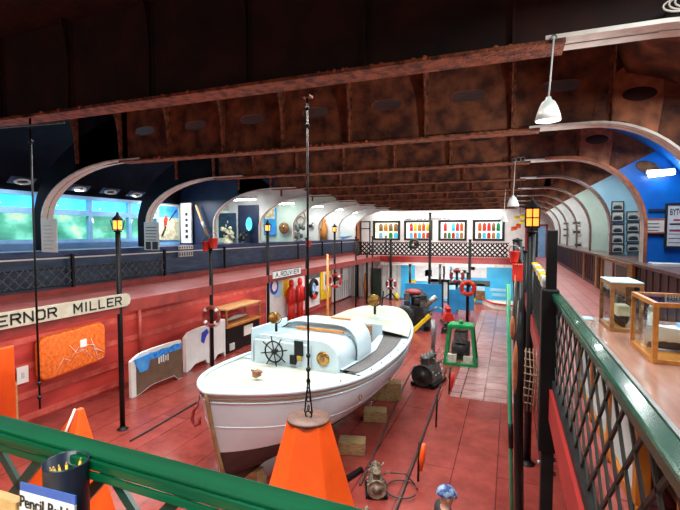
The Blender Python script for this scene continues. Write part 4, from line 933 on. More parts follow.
# bay with poster and ladder
f = thing('map_poster', 'cream poster with sky-blue top and a red figure beyond the windows', 'poster', (-12.45, 13.7, 4.33))
MB().box((-12.495, 13.15, 4.33), (-12.46, 14.2, 5.7)).build('sheet', 'artcream', f); MB().box((-12.46, 13.15, 5.2), (-12.455, 14.2, 5.65)).build('sky', 'artblue', f)
MB().prism([(-12.45, 13.42, 4.85), (-12.45, 13.55, 4.9), (-12.45, 13.62, 5.15), (-12.45, 13.5, 5.3), (-12.45, 13.4, 5.1)], (.02, 0, 0)).build('red_figure', 'redring', f)
MB().bar((-12.44, 13.3, 4.5), (-12.44, 13.5, 4.85), .05).build('dark_line', 'ink', f); MB().bar((-12.44, 13.7, 5.1), (-12.44, 14.1, 5.5), .03).build('dark_line', 'ink', f)
card(182.5, 203, 192, 243, 14.2, 'lettered_column', 'white vertical column with dark lettering beside the ladder bay', 'panel', 'whitep', None, [('letter', .45, .7, .12 + .14 * k, .2 + .14 * k, 'ink') for k in range(5)], th=.08)
a, b = at(196, 205, Y=14.1), at(207.5, 236, Y=14.1)
f = thing('wooden_spar', 'diagonal wooden spar leaning in the dark navy bay', 'spar', b); MB().cyl(a, b, .05, n=8).build('spar', 'woodlight', f); MB().cyl(a + (b - a) * .55, a + (b - a) * .72, .058, n=8).build('band', 'paper', f)
# bay behind fourth frame
Y5 = 17.5
card(219, 213, 236, 238, Y5, 'wall_poster', 'dark blue poster behind the cream carved exhibit on the ledge', 'poster', 'bluepanel', None, [('star', .3 + .1 * k, .36 + .1 * k, .3 + .15 * (k % 3), .4 + .15 * (k % 3), 'whitep') for k in range(4)])
x0, x1, z0, z1 = yp(222, 220, 233, 242, 17.2)
f = thing('carved_figure', 'cream carved exhibit standing on the ledge against dark blue', 'carving', (x0 + .3, 17.2, 4.14)); xm = (x0 + x1) / 2
g = MB(); rg = random.Random(1)
for k in range(14): g.sphere((xm + rg.uniform(-.3, .3), 17.2 + rg.uniform(-.06, .06), 4.3 + rg.random() * .55), rg.uniform(.06, .13), 8, 6)
g.lathe([(.25, 0), (.2, .12), (.1, .3)], (xm, 17.2, 4.14), 12); g.build('figure', 'artcream', f)
v = at(249, 224, Y=Y5)
f = thing('porthole_light', 'glowing sky-blue oval porthole in the navy panel', 'porthole', v); MB().torus(v, .2, .035, 'Y', 20, 6, sz=1.7).build('rim', 'navy', f)
g = MB(); g.lathe([(.001, 0), (.19, 0)], (0, 0, 0), 20, 'Y')
for q in g.v: q.z *= 1.7; q += v
g.build('pane', 'viewcyan', f)
x0, x1, z0, z1 = yp(238, 196, 258, 242, 17.62); struct('wall_left', MB().box((x0, 17.64, 4.14), (x1, 17.68, 5.9)), 'navy')
def blob(px, py, Y, w, h, m, name, label, cat, n=10, seed=0, base=4.14):
    c = at(px, py, Y=Y); rg = random.Random(seed + int(px)); f = thing(name, label, cat, (c.x, Y, base)); g = MB()
    g.lathe([(w * .3, 0), (w * .26, .05), (w * .1, .08), (w * .08, h * .5)], (c.x, Y, base), 10)
    for k in range(n): g.sphere((c.x + rg.uniform(-w, w) * .38, Y + rg.uniform(-.08, .08), base + h * .25 + rg.random() * h * .65), rg.uniform(.12, .24) * w, 8, 6, (1, .7, rg.uniform(.8, 1.5)))
    g.build('body', m, f); return f
blob(243, 236, 17.2, .5, .62, 'engine', 'engine_telegraph', 'dark rounded brass instrument on the ledge below the porthole', 'instrument')
blob(252, 238, 18.6, .4, .42, 'artcream', 'ledge_exhibit', 'small cream exhibit on the ledge right of the dark instrument', 'exhibit')
card(264, 208, 276, 235, 20.9, 'wall_poster', 'bright blue poster with cream upper half on the white arch wall', 'poster', 'aqua', None, [('cream_area', .1, .9, .6, 1, 'artcream'), ('blue_area', .05, .95, .02, .3, 'artblue')])
v = at(284, 228, Y=20.8); f = thing('wall_plaque', 'round brown carved plaque on the white arch wall', 'plaque', v); MB().lathe([(.001, -.06), (.15, -.08), (.27, -.03), (.31, 0)], v, 20, 'Y').build('plaque', 'artbrown', f); MB().sphere(v + Vector((0, -.06, .05)), .1, 8, 6, (1, .5, 1)).build('boss', 'brass', f)
blob(299, 234, 23.6, .8, 1.0, 'enginegrey', 'ship_model', 'dark rigged model on the ledge under the looped rope', 'model ship', 9)
v = at(299, 219, Y=24.2); f = thing('rope_loop', 'looped brown rope hung on the cream arch wall above the rigged model', 'rope', v); MB().torus(v, .42, .035, 'Y', 24, 6, 0, 200, sz=1.4).torus(v + Vector((.1, 0, -.1)), .25, .03, 'Y', 20, 6).build('rope', 'artbrown', f)
v = at(310, 226, Y=24.2); f = thing('bird_figure', 'small dark bird-shaped piece on the white wall right of the rope loop', 'figure', v); MB().sphere(v, .13, 8, 6, (1.4, .5, .8)).bar(v, v + Vector((.22, 0, .2)), .04).build('figure', 'ink', f)
x0, x1, z0, z1 = yp(320, 217, 327, 239, 27.4)
f = thing('figurehead', 'tall golden-brown carved figure at the end of the left ledge', 'carving', ((x0 + x1) / 2, 27.4, 4.14)); xm = (x0 + x1) / 2; MB().tube([(xm, 27.4, 4.14), (xm, 27.4, 4.6), (xm + .05, 27.4, 5.0), (xm, 27.4, 5.3), (xm, 27.4, 5.45), (xm, 27.4, 5.6)], [.22, .26, .22, .12, .15, .04], 10).build('figure', 'woodgold', f)
MB().tube([(xm, 27.25, 4.7), (xm - .25, 27.2, 4.95), (xm - .3, 27.2, 5.3)], .06, 6).build('arm', 'artbrown', f)
blob(317, 236, 26.6, .5, .7, 'artbrown', 'ledge_exhibit', 'brown exhibit on the ledge left of the golden carved figure', 'exhibit')
x0, x1, z0, z1 = yp(338, 236, 352, 244, 29.5); f = thing('model_boat', 'small pale model boat at the far end of the left ledge', 'model ship', (x0, 29.5, 4.14)); MB().tube([(x0, 29.5, 4.35), (x0 + .4, 29.5, 4.3), (x1, 29.5, 4.38)], [.04, .14, .02], 10).build('hull', 'skyblue', f)
# fluorescent tubes
for k, (y0, y1) in enumerate(((15.4, 17.4), (18.7, 20.8), (22.0, 24.1), (25.4, 27.5), (28.8, 30.8))):
    f = thing('fluorescent_light', 'long fluorescent tube under the left side ceiling, %s from the camera' % ORD[k], 'light', (-11.6, (y0 + y1) / 2, 6.1), group='fluorescent tubes above the left ledge')
    a = at([231, 272, 303, 325, 341][k], [200, 204, 207, 210, 213][k], Y=[16.9, 20.3, 23.6, 27, 30.3][k])
    MB().box((a.x, a.y - .1, a.z + .03), (a.x + 1.3, a.y + .12, a.z + .1)).build('housing', 'whitep', f); MB().cyl((a.x + .03, a.y, a.z), (a.x + 1.27, a.y, a.z), .045, n=10).build('tube', 'tube', f)
# recessed lights in the navy ceiling
for k, (p, q) in enumerate(((22, 180.5), (79, 188), (110, 191), (136, 194))):
    v = at(p, q, X=-11.75); f = thing('recessed_light', 'small oval recessed light in the dark navy ceiling above the windows, %s from left' % ORD[k].replace('nearest', 'first'), 'light', v, group='recessed lights above the left windows')
    tl_ = Matrix.Rotation(R(-38), 3, 'Y')
    MB().box(v - Vector((.13, .32, .012)), v + Vector((.13, .32, .012)), tl_).build('plate', 'navy', f, bevel=.01)
    g = MB(); g.torus((0, 0, 0), .12, .03, 'Z', 20, 6)
    for w_ in g.v: w_.y *= 1.5; w_.x *= .7; w_.rotate(tl_); w_ += v + Vector((.02, 0, -.03))
    g.build('trim_ring', 'cream', f)
# ================================================================ RIGHT SIDE
PH = ['top left', 'top right', 'second row left', 'second row right', 'third row left', 'third row right', 'fourth row left', 'fourth row right', 'bottom row left', 'bottom row right']
for k, (p, q, w, h) in enumerate(((612, 202, 11, 8), (612, 212, 11, 9), (612, 225, 11, 8), (612, 235, 11, 8), (612, 244.5, 11, 7.5), (627, 212, 12, 8), (627, 223, 12, 8), (627, 233, 12, 8), (627, 244, 12, 7))):
    lb = (['top', 'second', 'third', 'fourth', 'bottom'][k] + ' in the left column') if k < 5 else (['top', 'second', 'third', 'bottom'][k - 5] + ' in the right column')
    card(p, q, p + w, q + h, 14.28, 'framed_photo', 'small black-framed photograph on the pale blue web, %s' % lb, 'photo', 'papergrey', 'ink', [('dark_area', .1, .9, .1, .45, 'engine'), ('ship', .2, .8, .45, .6, 'enginegrey')])
for k, (p, q, w, h) in enumerate(((572, 221, 9, 4), (572, 229, 9, 6), (574, 242, 8, 6), (563, 222, 6, 3), (563, 228, 6, 3), (563, 234, 6, 3))):
    card(p, q, p + w, q + h, [20.98, 24.3][k > 2], 'wall_notice', 'tiny notice on a white web of the right arches, %s' % ['upper wide one', 'middle one', 'lowest, with a dark curl', 'topmost of the farther three', 'middle of the farther three', 'lowest of the farther three'][k], 'notice', 'papergrey', None, [('mark', .1, .9, .3, .7, 'engine')])
v = at(572, 146, Y=17.6); f = thing('black_bracket', 'small black bracket at the top of the pale green web', 'bracket', v); MB().box(v - Vector((.15, .05, .1)), v + Vector((.15, 0, .12))).bar(v, v + Vector((.05, -.02, -.3)), .06).build('bracket', 'ink', f)
card(645, 219.5, 664, 232, 10.93, 'framed_notice', 'orange-red framed notice on the royal blue web', 'notice', 'paper', 'rustbright', lines(3, 'enginegrey'))
x0, x1, z0, z1 = yp(666, 205, 690, 246, 10.93)
f = card(666, 205, 693, 246, 10.93, 'information_sign', 'large white black-framed information sign with heading on the blue web', 'sign', 'whitep', 'ink', lines(4, 'enginegrey', .08, .9, .08, .5, .14) + [('red_line', .25, .8, .62, .66, 'redink'), ('red_line', .1, .8, .36, .39, 'redink'), ('text_line', .1, .85, .52, .56, 'ink')])
text('BYTOR', (x0 + .04, 10.9, z1 - .2), (1, 0, 0), ZH, (x1 - x0) * .75, .13, 'ink', f)
a = at(648, 263, Z=4.0); f = thing('open_book', 'open book lying on the ledge below the framed notices', 'book', (2.75, 9.9, 3.985))
MB().prism([(2.45, 9.6, 3.99), (2.95, 9.5, 3.99), (3.0, 9.95, 3.99), (2.5, 10.05, 3.99)], (0, 0, .05)).build('pages', 'whitep', f); MB().prism([(2.95, 9.5, 3.99), (3.12, 9.48, 3.99), (3.18, 9.9, 3.99), (3.0, 9.95, 3.99)], (0, 0, .06)).build('cover', 'redring', f)
MB().prism([(3.12, 9.48, 3.99), (3.25, 9.48, 3.99), (3.3, 9.88, 3.99), (3.18, 9.9, 3.99)], (0, 0, .05)).build('spine_edge', 'yellow', f)
# framed wall case on knee wall
f = thing('wall_case', 'wood-framed picture case on the brown knee wall below the photographs', 'display case', (2.38, 12.2, 3.25))
MB().box((2.36, 10.7, 3.3), (2.42, 13.5, 3.92)).build('back', 'papergrey', f); g = MB(); g.box((2.3, 10.6, 3.9), (2.42, 13.6, 3.96)).box((2.3, 10.6, 3.24), (2.42, 13.6, 3.3)).box((2.3, 10.6, 3.3), (2.42, 10.75, 3.9)).box((2.3, 13.45, 3.3), (2.42, 13.6, 3.9)).build('frame', 'wood', f)
MB().box((2.33, 12.2, 3.3), (2.37, 12.32, 3.9)).build('red_divider', 'darkred', f); MB().box((2.34, 10.9, 3.45), (2.365, 12.0, 3.86)).build('dark_picture', 'greendark', f); MB().box((2.33, 10.8, 3.3), (2.365, 13.3, 3.4)).build('pale_strip', 'woodlight', f)
struct('trim_14', MB().box((2.38, 14.7, 3.0), (2.46, 14.95, 3.93)).box((2.38, 17.1, 3.0), (2.46, 17.3, 3.93)), 'woodlight')
# long table with cases
f = thing('display_table', 'long display table with reddish top and orange wood legs behind the right railing', 'table', (1.2, 3.2, 3.0))
MB().box((.62, 1.2, 3.70), (1.75, 5.05, 3.75)).build('top', 'tabletop', f, bevel=.006)
g = MB(); g.box((.66, 1.25, 3.62), (.70, 5.0, 3.70)).box((1.66, 1.25, 3.62), (1.70, 5.0, 3.70)).box((.66, 1.25, 3.06), (.70, 5.0, 3.12)); g.build('apron', 'woodorange', f)
for y in (1.3, 2.1, 2.78, 3.5, 4.2, 4.95):
    for x in (.66, 1.66): MB().box((x, y - .04, 3.0), (x + .07, y + .04, 3.62)).build('leg', 'woodorange', f, bevel=.004)
for i, (a, b) in enumerate(((1.36, 2.04), (2.85, 3.44), (3.56, 4.14), (4.26, 4.9))): MB().box((.675, a, 3.14), (.685, b, 3.6)).build('side_panel', 'wallwhite' if i else 'papergrey', f)
MB().box((.9, 1.5, 3.08), (1.6, 4.8, 3.11)).build('lower_shelf', 'artbrown', f)
rg = random.Random(9)
for k, (y, m, lb) in enumerate(((2.3, 'ink', 'dark rounded object on the lower shelf of the long display table'), (2.6, 'whitep', 'white paper box on the lower shelf of the long display table'), (1.8, 'greendark', 'greenish box at the near end of the lower table shelf'))):
    g = MB()
    if k == 0: g.sphere((1.1, y, 3.24), .13, 12, 8, (1, 1, 1))
    else: g.box((.95, y - .12, 3.11), (1.25, y + .12, 3.28 + .05 * k))
    tag(g.build('stored_box' if k else 'stored_ball', m, bevel=.005 if k else 0), lb, 'box' if k else 'ball')
def hullm(g, c, L, B, H, ax='Y'):
    rows = []; 
    for i in range(13):
        t = i / 12; b = B / 2 * max(.02, 1 - abs(2 * t - 1) ** 2.6); row = []
        for j in range(9):
            a = math.pi * j / 8; x = -b * math.cos(a); z = H * (1 - math.sin(a) ** .6) + .12 * H * (2 * t - 1) ** 2
            row.append(Vector(c) + (Vector((x, (t - .5) * L, z)) if ax == 'Y' else Vector(((t - .5) * L, x, z))))
        rows.append(row)
    g.grid(rows)
    g.add([r[0] for r in rows] + [r[-1] for r in rows], [(i, i + 1, 13 + i + 1, 13 + i) for i in range(12)])
def gcase(x0, y0, x1, y1, z0, z1, label, wood, mid=False):
    f = thing('display_case', label, 'display case', ((x0 + x1) / 2, (y0 + y1) / 2, z0)); t = .028
    MB().box((x0, y0, z0), (x1, y1, z0 + .03)).build('base', wood, f, bevel=.003)
    g = MB()
    for x in (x0, x1 - t):
        for y in (y0, y1 - t): g.box((x, y, z0 + .03), (x + t, y + t, z1 - t))
    for z in (z1 - t,):
        g.box((x0, y0, z), (x1, y0 + t, z1)).box((x0, y1 - t, z), (x1, y1, z1)).box((x0, y0 + t, z), (x0 + t, y1 - t, z1)).box((x1 - t, y0 + t, z), (x1, y1 - t, z1))
    g.build('frame', wood, f)
    g = MB(); e = .008
    g.box((x0 + e, y0 + e, z0 + .03), (x0 + e + .003, y1 - e, z1 - .01)).box((x1 - e - .003, y0 + e, z0 + .03), (x1 - e, y1 - e, z1 - .01)).box((x0 + e, y0 + e, z0 + .03), (x1 - e, y0 + e + .003, z1 - .01)).box((x0 + e, y1 - e - .003, z0 + .03), (x1 - e, y1 - e, z1 - .01)).box((x0 + .01, y0 + .01, z1 - .008), (x1 - .01, y1 - .01, z1 - .004))
    g.build('glass', 'glass', f); return f
gcase(.88, 3.37, 1.75, 3.95, 3.75, 4.15, 'golden wood framed glass case holding the large white ship model', 'woodgold')
gcase(.82, 4.35, 1.06, 4.85, 3.75, 4.17, 'darker wood glass case with pale top edge, behind the golden case', 'wood')
MB_ = MB().box((.82, 4.35, 4.172), (1.06, 4.85, 4.18)); tag(MB_.build('top_cover', 'lightblue'), 'pale blue cover sheet on top of the darker wood case', 'cover')
f = thing('ship_model', 'large white and pale blue ship model inside the golden wood case', 'model ship', (1.3, 3.65, 3.78))
g = MB(); hullm(g, (1.30, 3.66, 3.80), .78, .2, .14, 'X'); g.build('hull', 'whitep', f)
g = MB(); hullm(g, (1.30, 3.66, 3.785), .76, .17, .07, 'X'); g.build('bottom', 'ink', f)
MB().box((1.1, 3.6, 3.92), (1.55, 3.72, 3.97)).box((1.2, 3.61, 3.97), (1.42, 3.71, 4.01)).build('deckhouse', 'skyblue', f)
g = MB(); g.cyl((1.2, 3.62, 3.9), (1.2, 3.62, 4.08), .005, n=6).cyl((1.5, 3.62, 3.9), (1.5, 3.62, 4.08), .005, n=6); g.build('masts', 'ink', f)
f = thing('lighthouse_model', 'small white tapered lighthouse model in the corner of the golden case', 'model', (.98, 3.8, 3.78)); MB().cyl((.98, 3.8, 3.78), (.98, 3.8, 4.04), .045, .024).build('tower', 'whitep', f); MB().cyl((.98, 3.8, 4.04), (.98, 3.8, 4.09), .03, .012).build('lantern_top', 'whitep', f)
f = thing('tug_model', 'small dark model tug with cream cabin inside the darker wood case', 'model ship', (1.1, 4.6, 3.78)); g = MB(); hullm(g, (.94, 4.6, 3.79), .4, .13, .08, 'Y'); g.build('hull', 'ink', f)
MB().box((.89, 4.45, 3.87), (.99, 4.65, 3.96)).build('cabin', 'artcream', f, bevel=.005); MB().cyl((.94, 4.68, 3.87), (.94, 4.68, 4.02), .02).build('funnel', 'enginegrey', f)
f = thing('paper_sheet', 'pale blue sheet at the far end of the long display table', 'paper', (.74, 4.93, 3.75)); MB().box((.66, 4.86, 3.751), (.78, 5.02, 3.757)).build('sheet', 'lightblue', f)
# small lamp glint, yellow and red flags
f = thing('signal_flags', 'cluster of yellow and orange flags hung beside the amber lantern', 'flags', at(518, 216, Y=12.5))
g = MB(); h = MB()
for k, (p, q, w, hh, c) in enumerate(((514, 216, 6, 4, 0), (520, 214, 6, 5, 0), (519, 220, 6, 4, 0), (511, 226, 6, 5, 1), (516, 223, 5, 6, 1))):
    a, b = at(p, q + hh, Y=12.5), at(p + w, q, Y=12.5); t = g if c == 0 else h
    t.prism([(a.x, 12.5 + .03 * k, a.z), (b.x, 12.52 + .03 * k, a.z + .03), (b.x, 12.5 + .03 * k, b.z), (a.x, 12.52 + .03 * k, b.z - .02)], (0, .012, 0))
g.build('yellow_flags', 'yellow', f); h.build('orange_flags', 'orange', f); a = at(516, 214, Y=12.52); MB().cyl(a + Vector((.1, .05, 0)), (a.x + .1, 12.6, 6.2), .006, n=5).build('line', 'ink', f)
a = at(513, 255, Y=12.2); a = at(514, 262, Y=5.9); fire_bucket(a.x, 5.9, a.z, 'small orange-red pail hung above the rust-red box on the leaning post', .5, 'redring')
f = thing('red_box', 'rust-red box hung at the right hold edge below the flags', 'box', (.1, 5.85, 4.1)); a, b = at(512, 281, Y=5.82), at(523, 264, Y=5.82)
MB().box((a.x, 5.8, a.z), (b.x, 5.95, b.z)).build('box', 'redring', f, bevel=.006); MB().prism([(a.x, 5.9, b.z), (b.x, 5.9, b.z), ((a.x + b.x) / 2, 5.9, b.z + .09)], (0, .02, 0)).build('hanger', 'blackm', f); MB().sphere(((a.x + b.x) / 2, 5.8, b.z - .015), .014, 8, 6).build('knob', 'brass', f)
for k, (p0, q0, p1, q1, m, lb) in enumerate(((509.5, 316, 515.5, 337, 'rustbright', 'orange oval float hanging beside the green pole, upper'), (512, 341, 518.5, 390, 'rustbright', 'long orange fender hanging beside the green pole, lower'))):
    a, b = at(p0, q1, Y=5.9), at(p1, q0, Y=5.75); xm = (a.x + b.x) / 2; r = (b.x - a.x) / 2
    f = thing('hanging_float', lb, 'float', (xm, 5.75, a.z)); n = 8; MB().tube([(xm, 5.75, a.z + (b.z - a.z) * i / n) for i in range(n + 1)], [max(.004, r * math.sin(math.pi * (i + .001) / n) ** .5) if 0 < i < n else .005 for i in range(n + 1)], 10).build('float', m, f); MB().cyl((xm, 5.75, b.z), (xm + .02, 5.75, b.z + .5), .006, n=5).build('line', 'rope', f)
f = thing('draped_streamer', 'yellow and white streamer draped over the right walkway rail', 'streamer', (.45, 7.5, 4.02)); g = MB(); h = MB()
for k in range(6): y = 6.2 + .55 * k; MB().box((.40, y, 3.9 + .02 * k), (.51, y + .4, 4.03)).build('yellow_length' if k % 2 else 'white_length', 'yellow' if k % 2 else 'papergrey', f)
f = thing('rope_net', 'beige rope net hanging between the black posts at right', 'net', (.42, 7.3, 2.0)); g = MB()
c = at(537, 372, Y=7.0)
for k in range(9): x = .25 + .05 * k; g.tube([(x, 7.0, 2.9), (x + .03 * math.sin(k), 7.03, 2.5), (x - .02, 7.0, 1.95)], .01, 5)
for k in range(8): z = 2.85 - .11 * k; g.tube([(.23, 7.01, z), (.45, 7.03, z - .04), (.68, 7.01, z)], .01, 5)
g.build('net', 'rope', f)
f = thing('folded_sails', 'heap of pinkish and beige folded canvas on the floor under the right walkway', 'canvas', (1.0, 5.9, 0)); rg = random.Random(3)
for nm, m, n in (('pink_canvas', 'redlap', 6), ('beige_canvas', 'plaster', 5), ('orange_canvas', 'woodorange', 2)):
    g = MB()
    for k in range(n):
        x = rg.uniform(.75, 1.3); y = rg.uniform(4.9, 6.6); g.tube([(x, y - .5, .12), (x + rg.uniform(-.1, .1), y, .3 + rg.random() * .25), (x + rg.uniform(-.15, .15), y + .5, .12)], [.05, .16, .05], 8)
    g.build(nm, m, f)
# ================================================================ HOLD FLOOR
def track(pts, r, m, name, label, cat):
    f = MB().tube(pts, r, 6).build(name, m); tag(f, label, cat)
track([at(395, 512, Z=.03), at(418, 450, Z=.03), at(437, 395, Z=.03), at(446, 368, Z=.03)], .025, 'hose', 'floor_rail', 'long dark rod lying along the floor right of the boat', 'rod')
track([at(360, 485, Z=.02), at(385, 430, Z=.02), at(404, 385, Z=.02), at(414, 366, Z=.02)], .022, 'hose', 'floor_hose', 'dark red hose on the floor between the boat and the long rod', 'hose')
track([at(130, 441, Z=.02), at(160, 424, Z=.02), at(197, 402, Z=.02)], .02, 'ink', 'floor_cable', 'black cable on the floor left of the bow', 'cable')
for k, (p, q0, q1, oa, ob, lb) in enumerate(((418, 481, 440, 470, 442, 'short black stake with an orange flag, nearest beside the long rod'), (436, 427, 393, 0, 0, 'short bare black stake at the middle of the long rod'), (449, 394, 366, 391, 372, 'short black stake with orange flag in front of the green frame'))):
    b = at(p, q0, Z=0); dz = (q0 - q1) / (q0 - 233.) * 4.6 * .98
    f = thing('floor_stake', lb, 'stake', b); MB().tube([b, b + Vector((.02, 0, dz))], .022, 8).build('rod', 'black', f)
    if oa:
        h0, h1 = (q0 - oa) / (q0 - 233.) * 4.6, (q0 - ob) / (q0 - 233.) * 4.6
        MB().tube([b + Vector((.05, 0, h0)), b + Vector((.07, 0, (h0 + h1) / 2)), b + Vector((.10, 0, h1))], [.03, .06, .035], 8).build('orange_flag', 'redring' if k else 'orange', f)
for y0, y1 in ((5, 9),): pass
def machine(x, y, s, label, name='engine', m='enginegrey', rz=0, fly=True, seed=1, stack=0):
    f = thing(name, label, 'engine', (x, y, 0), rz=rz, local=True); LOCAL.add(f.name); rg = random.Random(seed)
    MB().box((-.38 * s, -.5 * s, 0), (-.25 * s, .5 * s, .12 * s)).box((.25 * s, -.5 * s, 0), (.38 * s, .5 * s, .12 * s)).build('bed', 'black', f)
    MB().prism([(-.3 * s, -.45 * s, .12 * s), (.3 * s, -.45 * s, .12 * s), (.24 * s, -.45 * s, .42 * s), (.16 * s, -.45 * s, .62 * s), (-.16 * s, -.45 * s, .62 * s), (-.24 * s, -.45 * s, .42 * s)], (0, .85 * s, 0)).build('block', m, f, bevel=.02 * s)
    for k in range(3):
        g = MB().lathe([(.13 * s, .6 * s), (.13 * s, .82 * s), (.15 * s, .83 * s), (.15 * s, .88 * s), (.05 * s, .9 * s), (.05 * s, .97 * s), (.001, .98 * s)], (0, (-.3 + .28 * k) * s, 0), 14); g.build('cylinder', m, f)
    if fly: MB().lathe([(.001, -.6 * s), (.1 * s, -.6 * s), (.1 * s, -.54 * s), (.3 * s, -.54 * s), (.33 * s, -.56 * s), (.33 * s, -.48 * s), (.001, -.47 * s)], (0, 0, .36 * s), 24, 'Y').build('flywheel', 'enginerusty' if m == 'enginerusty' else 'engine', f)
    g = MB()
    for k in range(7):
        a = Vector((rg.uniform(-.3, .3) * s, rg.uniform(-.4, .4) * s, rg.uniform(.3, .8) * s)); b = a + Vector((rg.uniform(-.25, .25) * s, rg.uniform(-.2, .2) * s, rg.uniform(-.1, .25) * s)); MB().tube([a, (a + b) / 2 + Vector((.08 * s, 0, .05 * s)), b], .028 * s, 7).build('pipe', 'steel', f)
    g = MB()
    for sx in (-1, 1):
        for k in range(4): MB().sphere((sx * .28 * s, (-.35 + .22 * k) * s, .3 * s), .05 * s, 8, 6).build('fitting', m, f)
    if stack: MB().tube([(0, .3 * s, .8 * s), (.02, .32 * s, stack * .75), (0, .3 * s, stack)], .07, 10).build('exhaust_stack', 'steel', f)
    return f
machine(-2.25, 13.4, 1.0, 'dark grey marine engine with upright pale exhaust pipe, right of the boat stern', m='enginegrey', rz=R(-12), seed=3, stack=1.9)
machine(-2.15, 7.35, .5, 'small rusty engine on the floor beside the long rod with a hose loop', m='enginerusty', rz=R(20), seed=5)
machine(-2.05, 6.45, .25, 'tiny rusty pump on the floor near the bottom edge', 'pump', 'enginerusty', rz=R(0), seed=6)
g = MB().torus((-1.72, 7.5, .05), .28, .015, 'Z', 24, 5, 20, 340); g.tube([(-1.95, 7.6, .25), (-1.7, 7.75, .2), (-1.5, 7.7, .04)], .015, 5); tag(g.build('hose_loop', 'hose'), 'thin dark hose looped beside the small rusty engine', 'hose')
# big engine
f = machine(-4.15, 21.4, 1.85, 'large black engine with dark red cover mounted on yellow skids beyond the boat stern', m='engineb', seed=8, fly=False)
a, b, c = at(403, 333, Z=0), at(414, 333, Z=0), at(431, 314, Z=0)
MB().bar(a + ZH * .12, b + ZH * .12, .18, .24).build('skid_front', 'yellow', f, world=True); MB().bar(at(413, 331, Y=20.0), at(430, 315, Y=20.4), .1, .16).build('skid_side', 'yellow', f, world=True)
MB().sphere(at(413, 292, Y=20.9), .33, 12, 8, (1.3, 1, .5)).build('cover', 'darkred', f, world=True)
a = at(425, 306, Y=20.6); MB().cyl(a, a + Vector((.5, .1, .45)), .14, n=12).build('canister', 'steel', f, world=True)
rg = random.Random(21); g = MB()
for k in range(9):
    p = Vector((rg.uniform(-4.7, -3.7), 20.4 + rg.random() * .3, rg.uniform(.4, 1.6))); g = MB().box(p - Vector((.12, .1, .1)), p + Vector((.14, .12, rg.uniform(.1, .3)))); g.build('housing', rg.choice(['engine', 'enginegrey', 'engineb']), f, world=True, bevel=.02)
MB().lathe([(.001, -.1), (.2, -.1), (.42, -.06), (.45, 0), (.42, .05)], (-4.55, 20.35, .75), 20, 'Y').build('fan_disc', 'engineb', f, world=True)
machine(-3.9, 17.0, .6, 'small dark machine in white and black beside the boat stern', 'winch', 'engine', seed=11)
machine(-2.9, 22.9, .9, 'small red engine behind the green frame', m='redring', rz=R(15), seed=12, fly=False)
machine(-2.7, 20.6, .5, 'low dark pump left of the green frame', 'pump', 'engine', seed=14)
# green frame
f = thing('machine_stand', 'bright green tapering steel frame holding a dark machine', 'frame', (-1.55, 15.9, 0)); cx, cy = -1.55, 15.95
b0, b1, t0, t1, H = .52, .45, .38, .3, 1.32
B = [Vector((cx + i * b0, cy + j * b1, 0.05)) for i, j in ((-1, -1), (1, -1), (1, 1), (-1, 1))]; T = [Vector((cx + i * t0, cy + j * t1, H)) for i, j in ((-1, -1), (1, -1), (1, 1), (-1, 1))]
for a, b in zip(B, T): MB().bar(a - ZH * .05, b, .09, .09, up=(0, 1, 0)).build('leg', 'greenframe', f)
g = MB()
for k in range(4): g.bar(B[k], B[(k + 1) % 4], .1)
g.build('bottom_rails', 'greenframe', f); g = MB()
for k in range(4): g.bar(T[k], T[(k + 1) % 4], .1)
g.build('top_rails', 'greenframe', f)
MB().prism([T[0] + ZH * .05, T[1] + ZH * .05, T[2] + ZH * .05, T[3] + ZH * .05], (0, 0, .03)).build('top_plate', 'greenframe', f); MB().cyl((cx, cy, H + .08), (cx, cy, H + .2), .08, n=10).build('filler', 'greenframe', f)
MB().cyl((cx - .3, cy, .5), (cx + .3, cy, .5), .28, n=20).build('drum', 'engine', f); MB().box((cx - .22, cy - .28, .75), (cx + .22, cy + .2, 1.15)).build('machine_body', 'enginegrey', f, bevel=.02); MB().box((cx - .42, cy - .4, .1), (cx - .12, cy - .2, .36)).build('side_box', 'plaster', f); MB().box((cx + .12, cy - .38, .1), (cx + .42, cy - .2, .32)).build('side_box', 'plaster', f)
# blue partition and mural
def mur(px0, py0, px1, py1, Y, m, th=.03, name='p', par=None, world=None):
    x0, x1, z0, z1 = yp(px0, py0, px1, py1, Y); return MB().box((x0, Y - th, z0), (x1, Y, z1)).build(name, m, par)
f = thing('sea_mural', 'bright sky-blue mural of a white ship on the far hold wall', 'mural', (-3, 30.15, .02))
x0, x1, z0, z1 = yp(401, 262, 508.5, 303, 30.18)
MB().box((x0, 30.12, .05), (.35, 30.18, 2.4)).build('sea_panel', 'bluesea', f)
for nm, p, m in (('white_ship', (415, 264, 450, 281), 'whitep'), ('white_ship', (452, 264, 487, 277), 'whitep'), ('ship_deck', (428, 281, 490, 284), 'enginegrey'), ('ship_hull', (440, 284, 485, 296), 'lightblue'), ('dark_cargo', (476, 291, 485, 300), 'artbrown'), ('dark_stripe', (450, 270, 466, 273), 'enginegrey'), ('blue_window', (425, 270, 432, 276), 'artblue'), ('mast', (443, 262, 445, 284), 'ink'), ('orange_boat', (470, 266, 475, 270), 'orange'), ('yellow_marker', (408, 280, 416, 290), 'yellow'), ('yellow_post', (474, 291, 476, 301), 'yellow'), ('wave', (490, 289, 508, 291), 'lightblue'), ('wave', (492, 294, 508, 296), 'lightblue')):
    mur(*p, 30.11 - .01 * ('cargo' in nm), m, .03, nm, f)
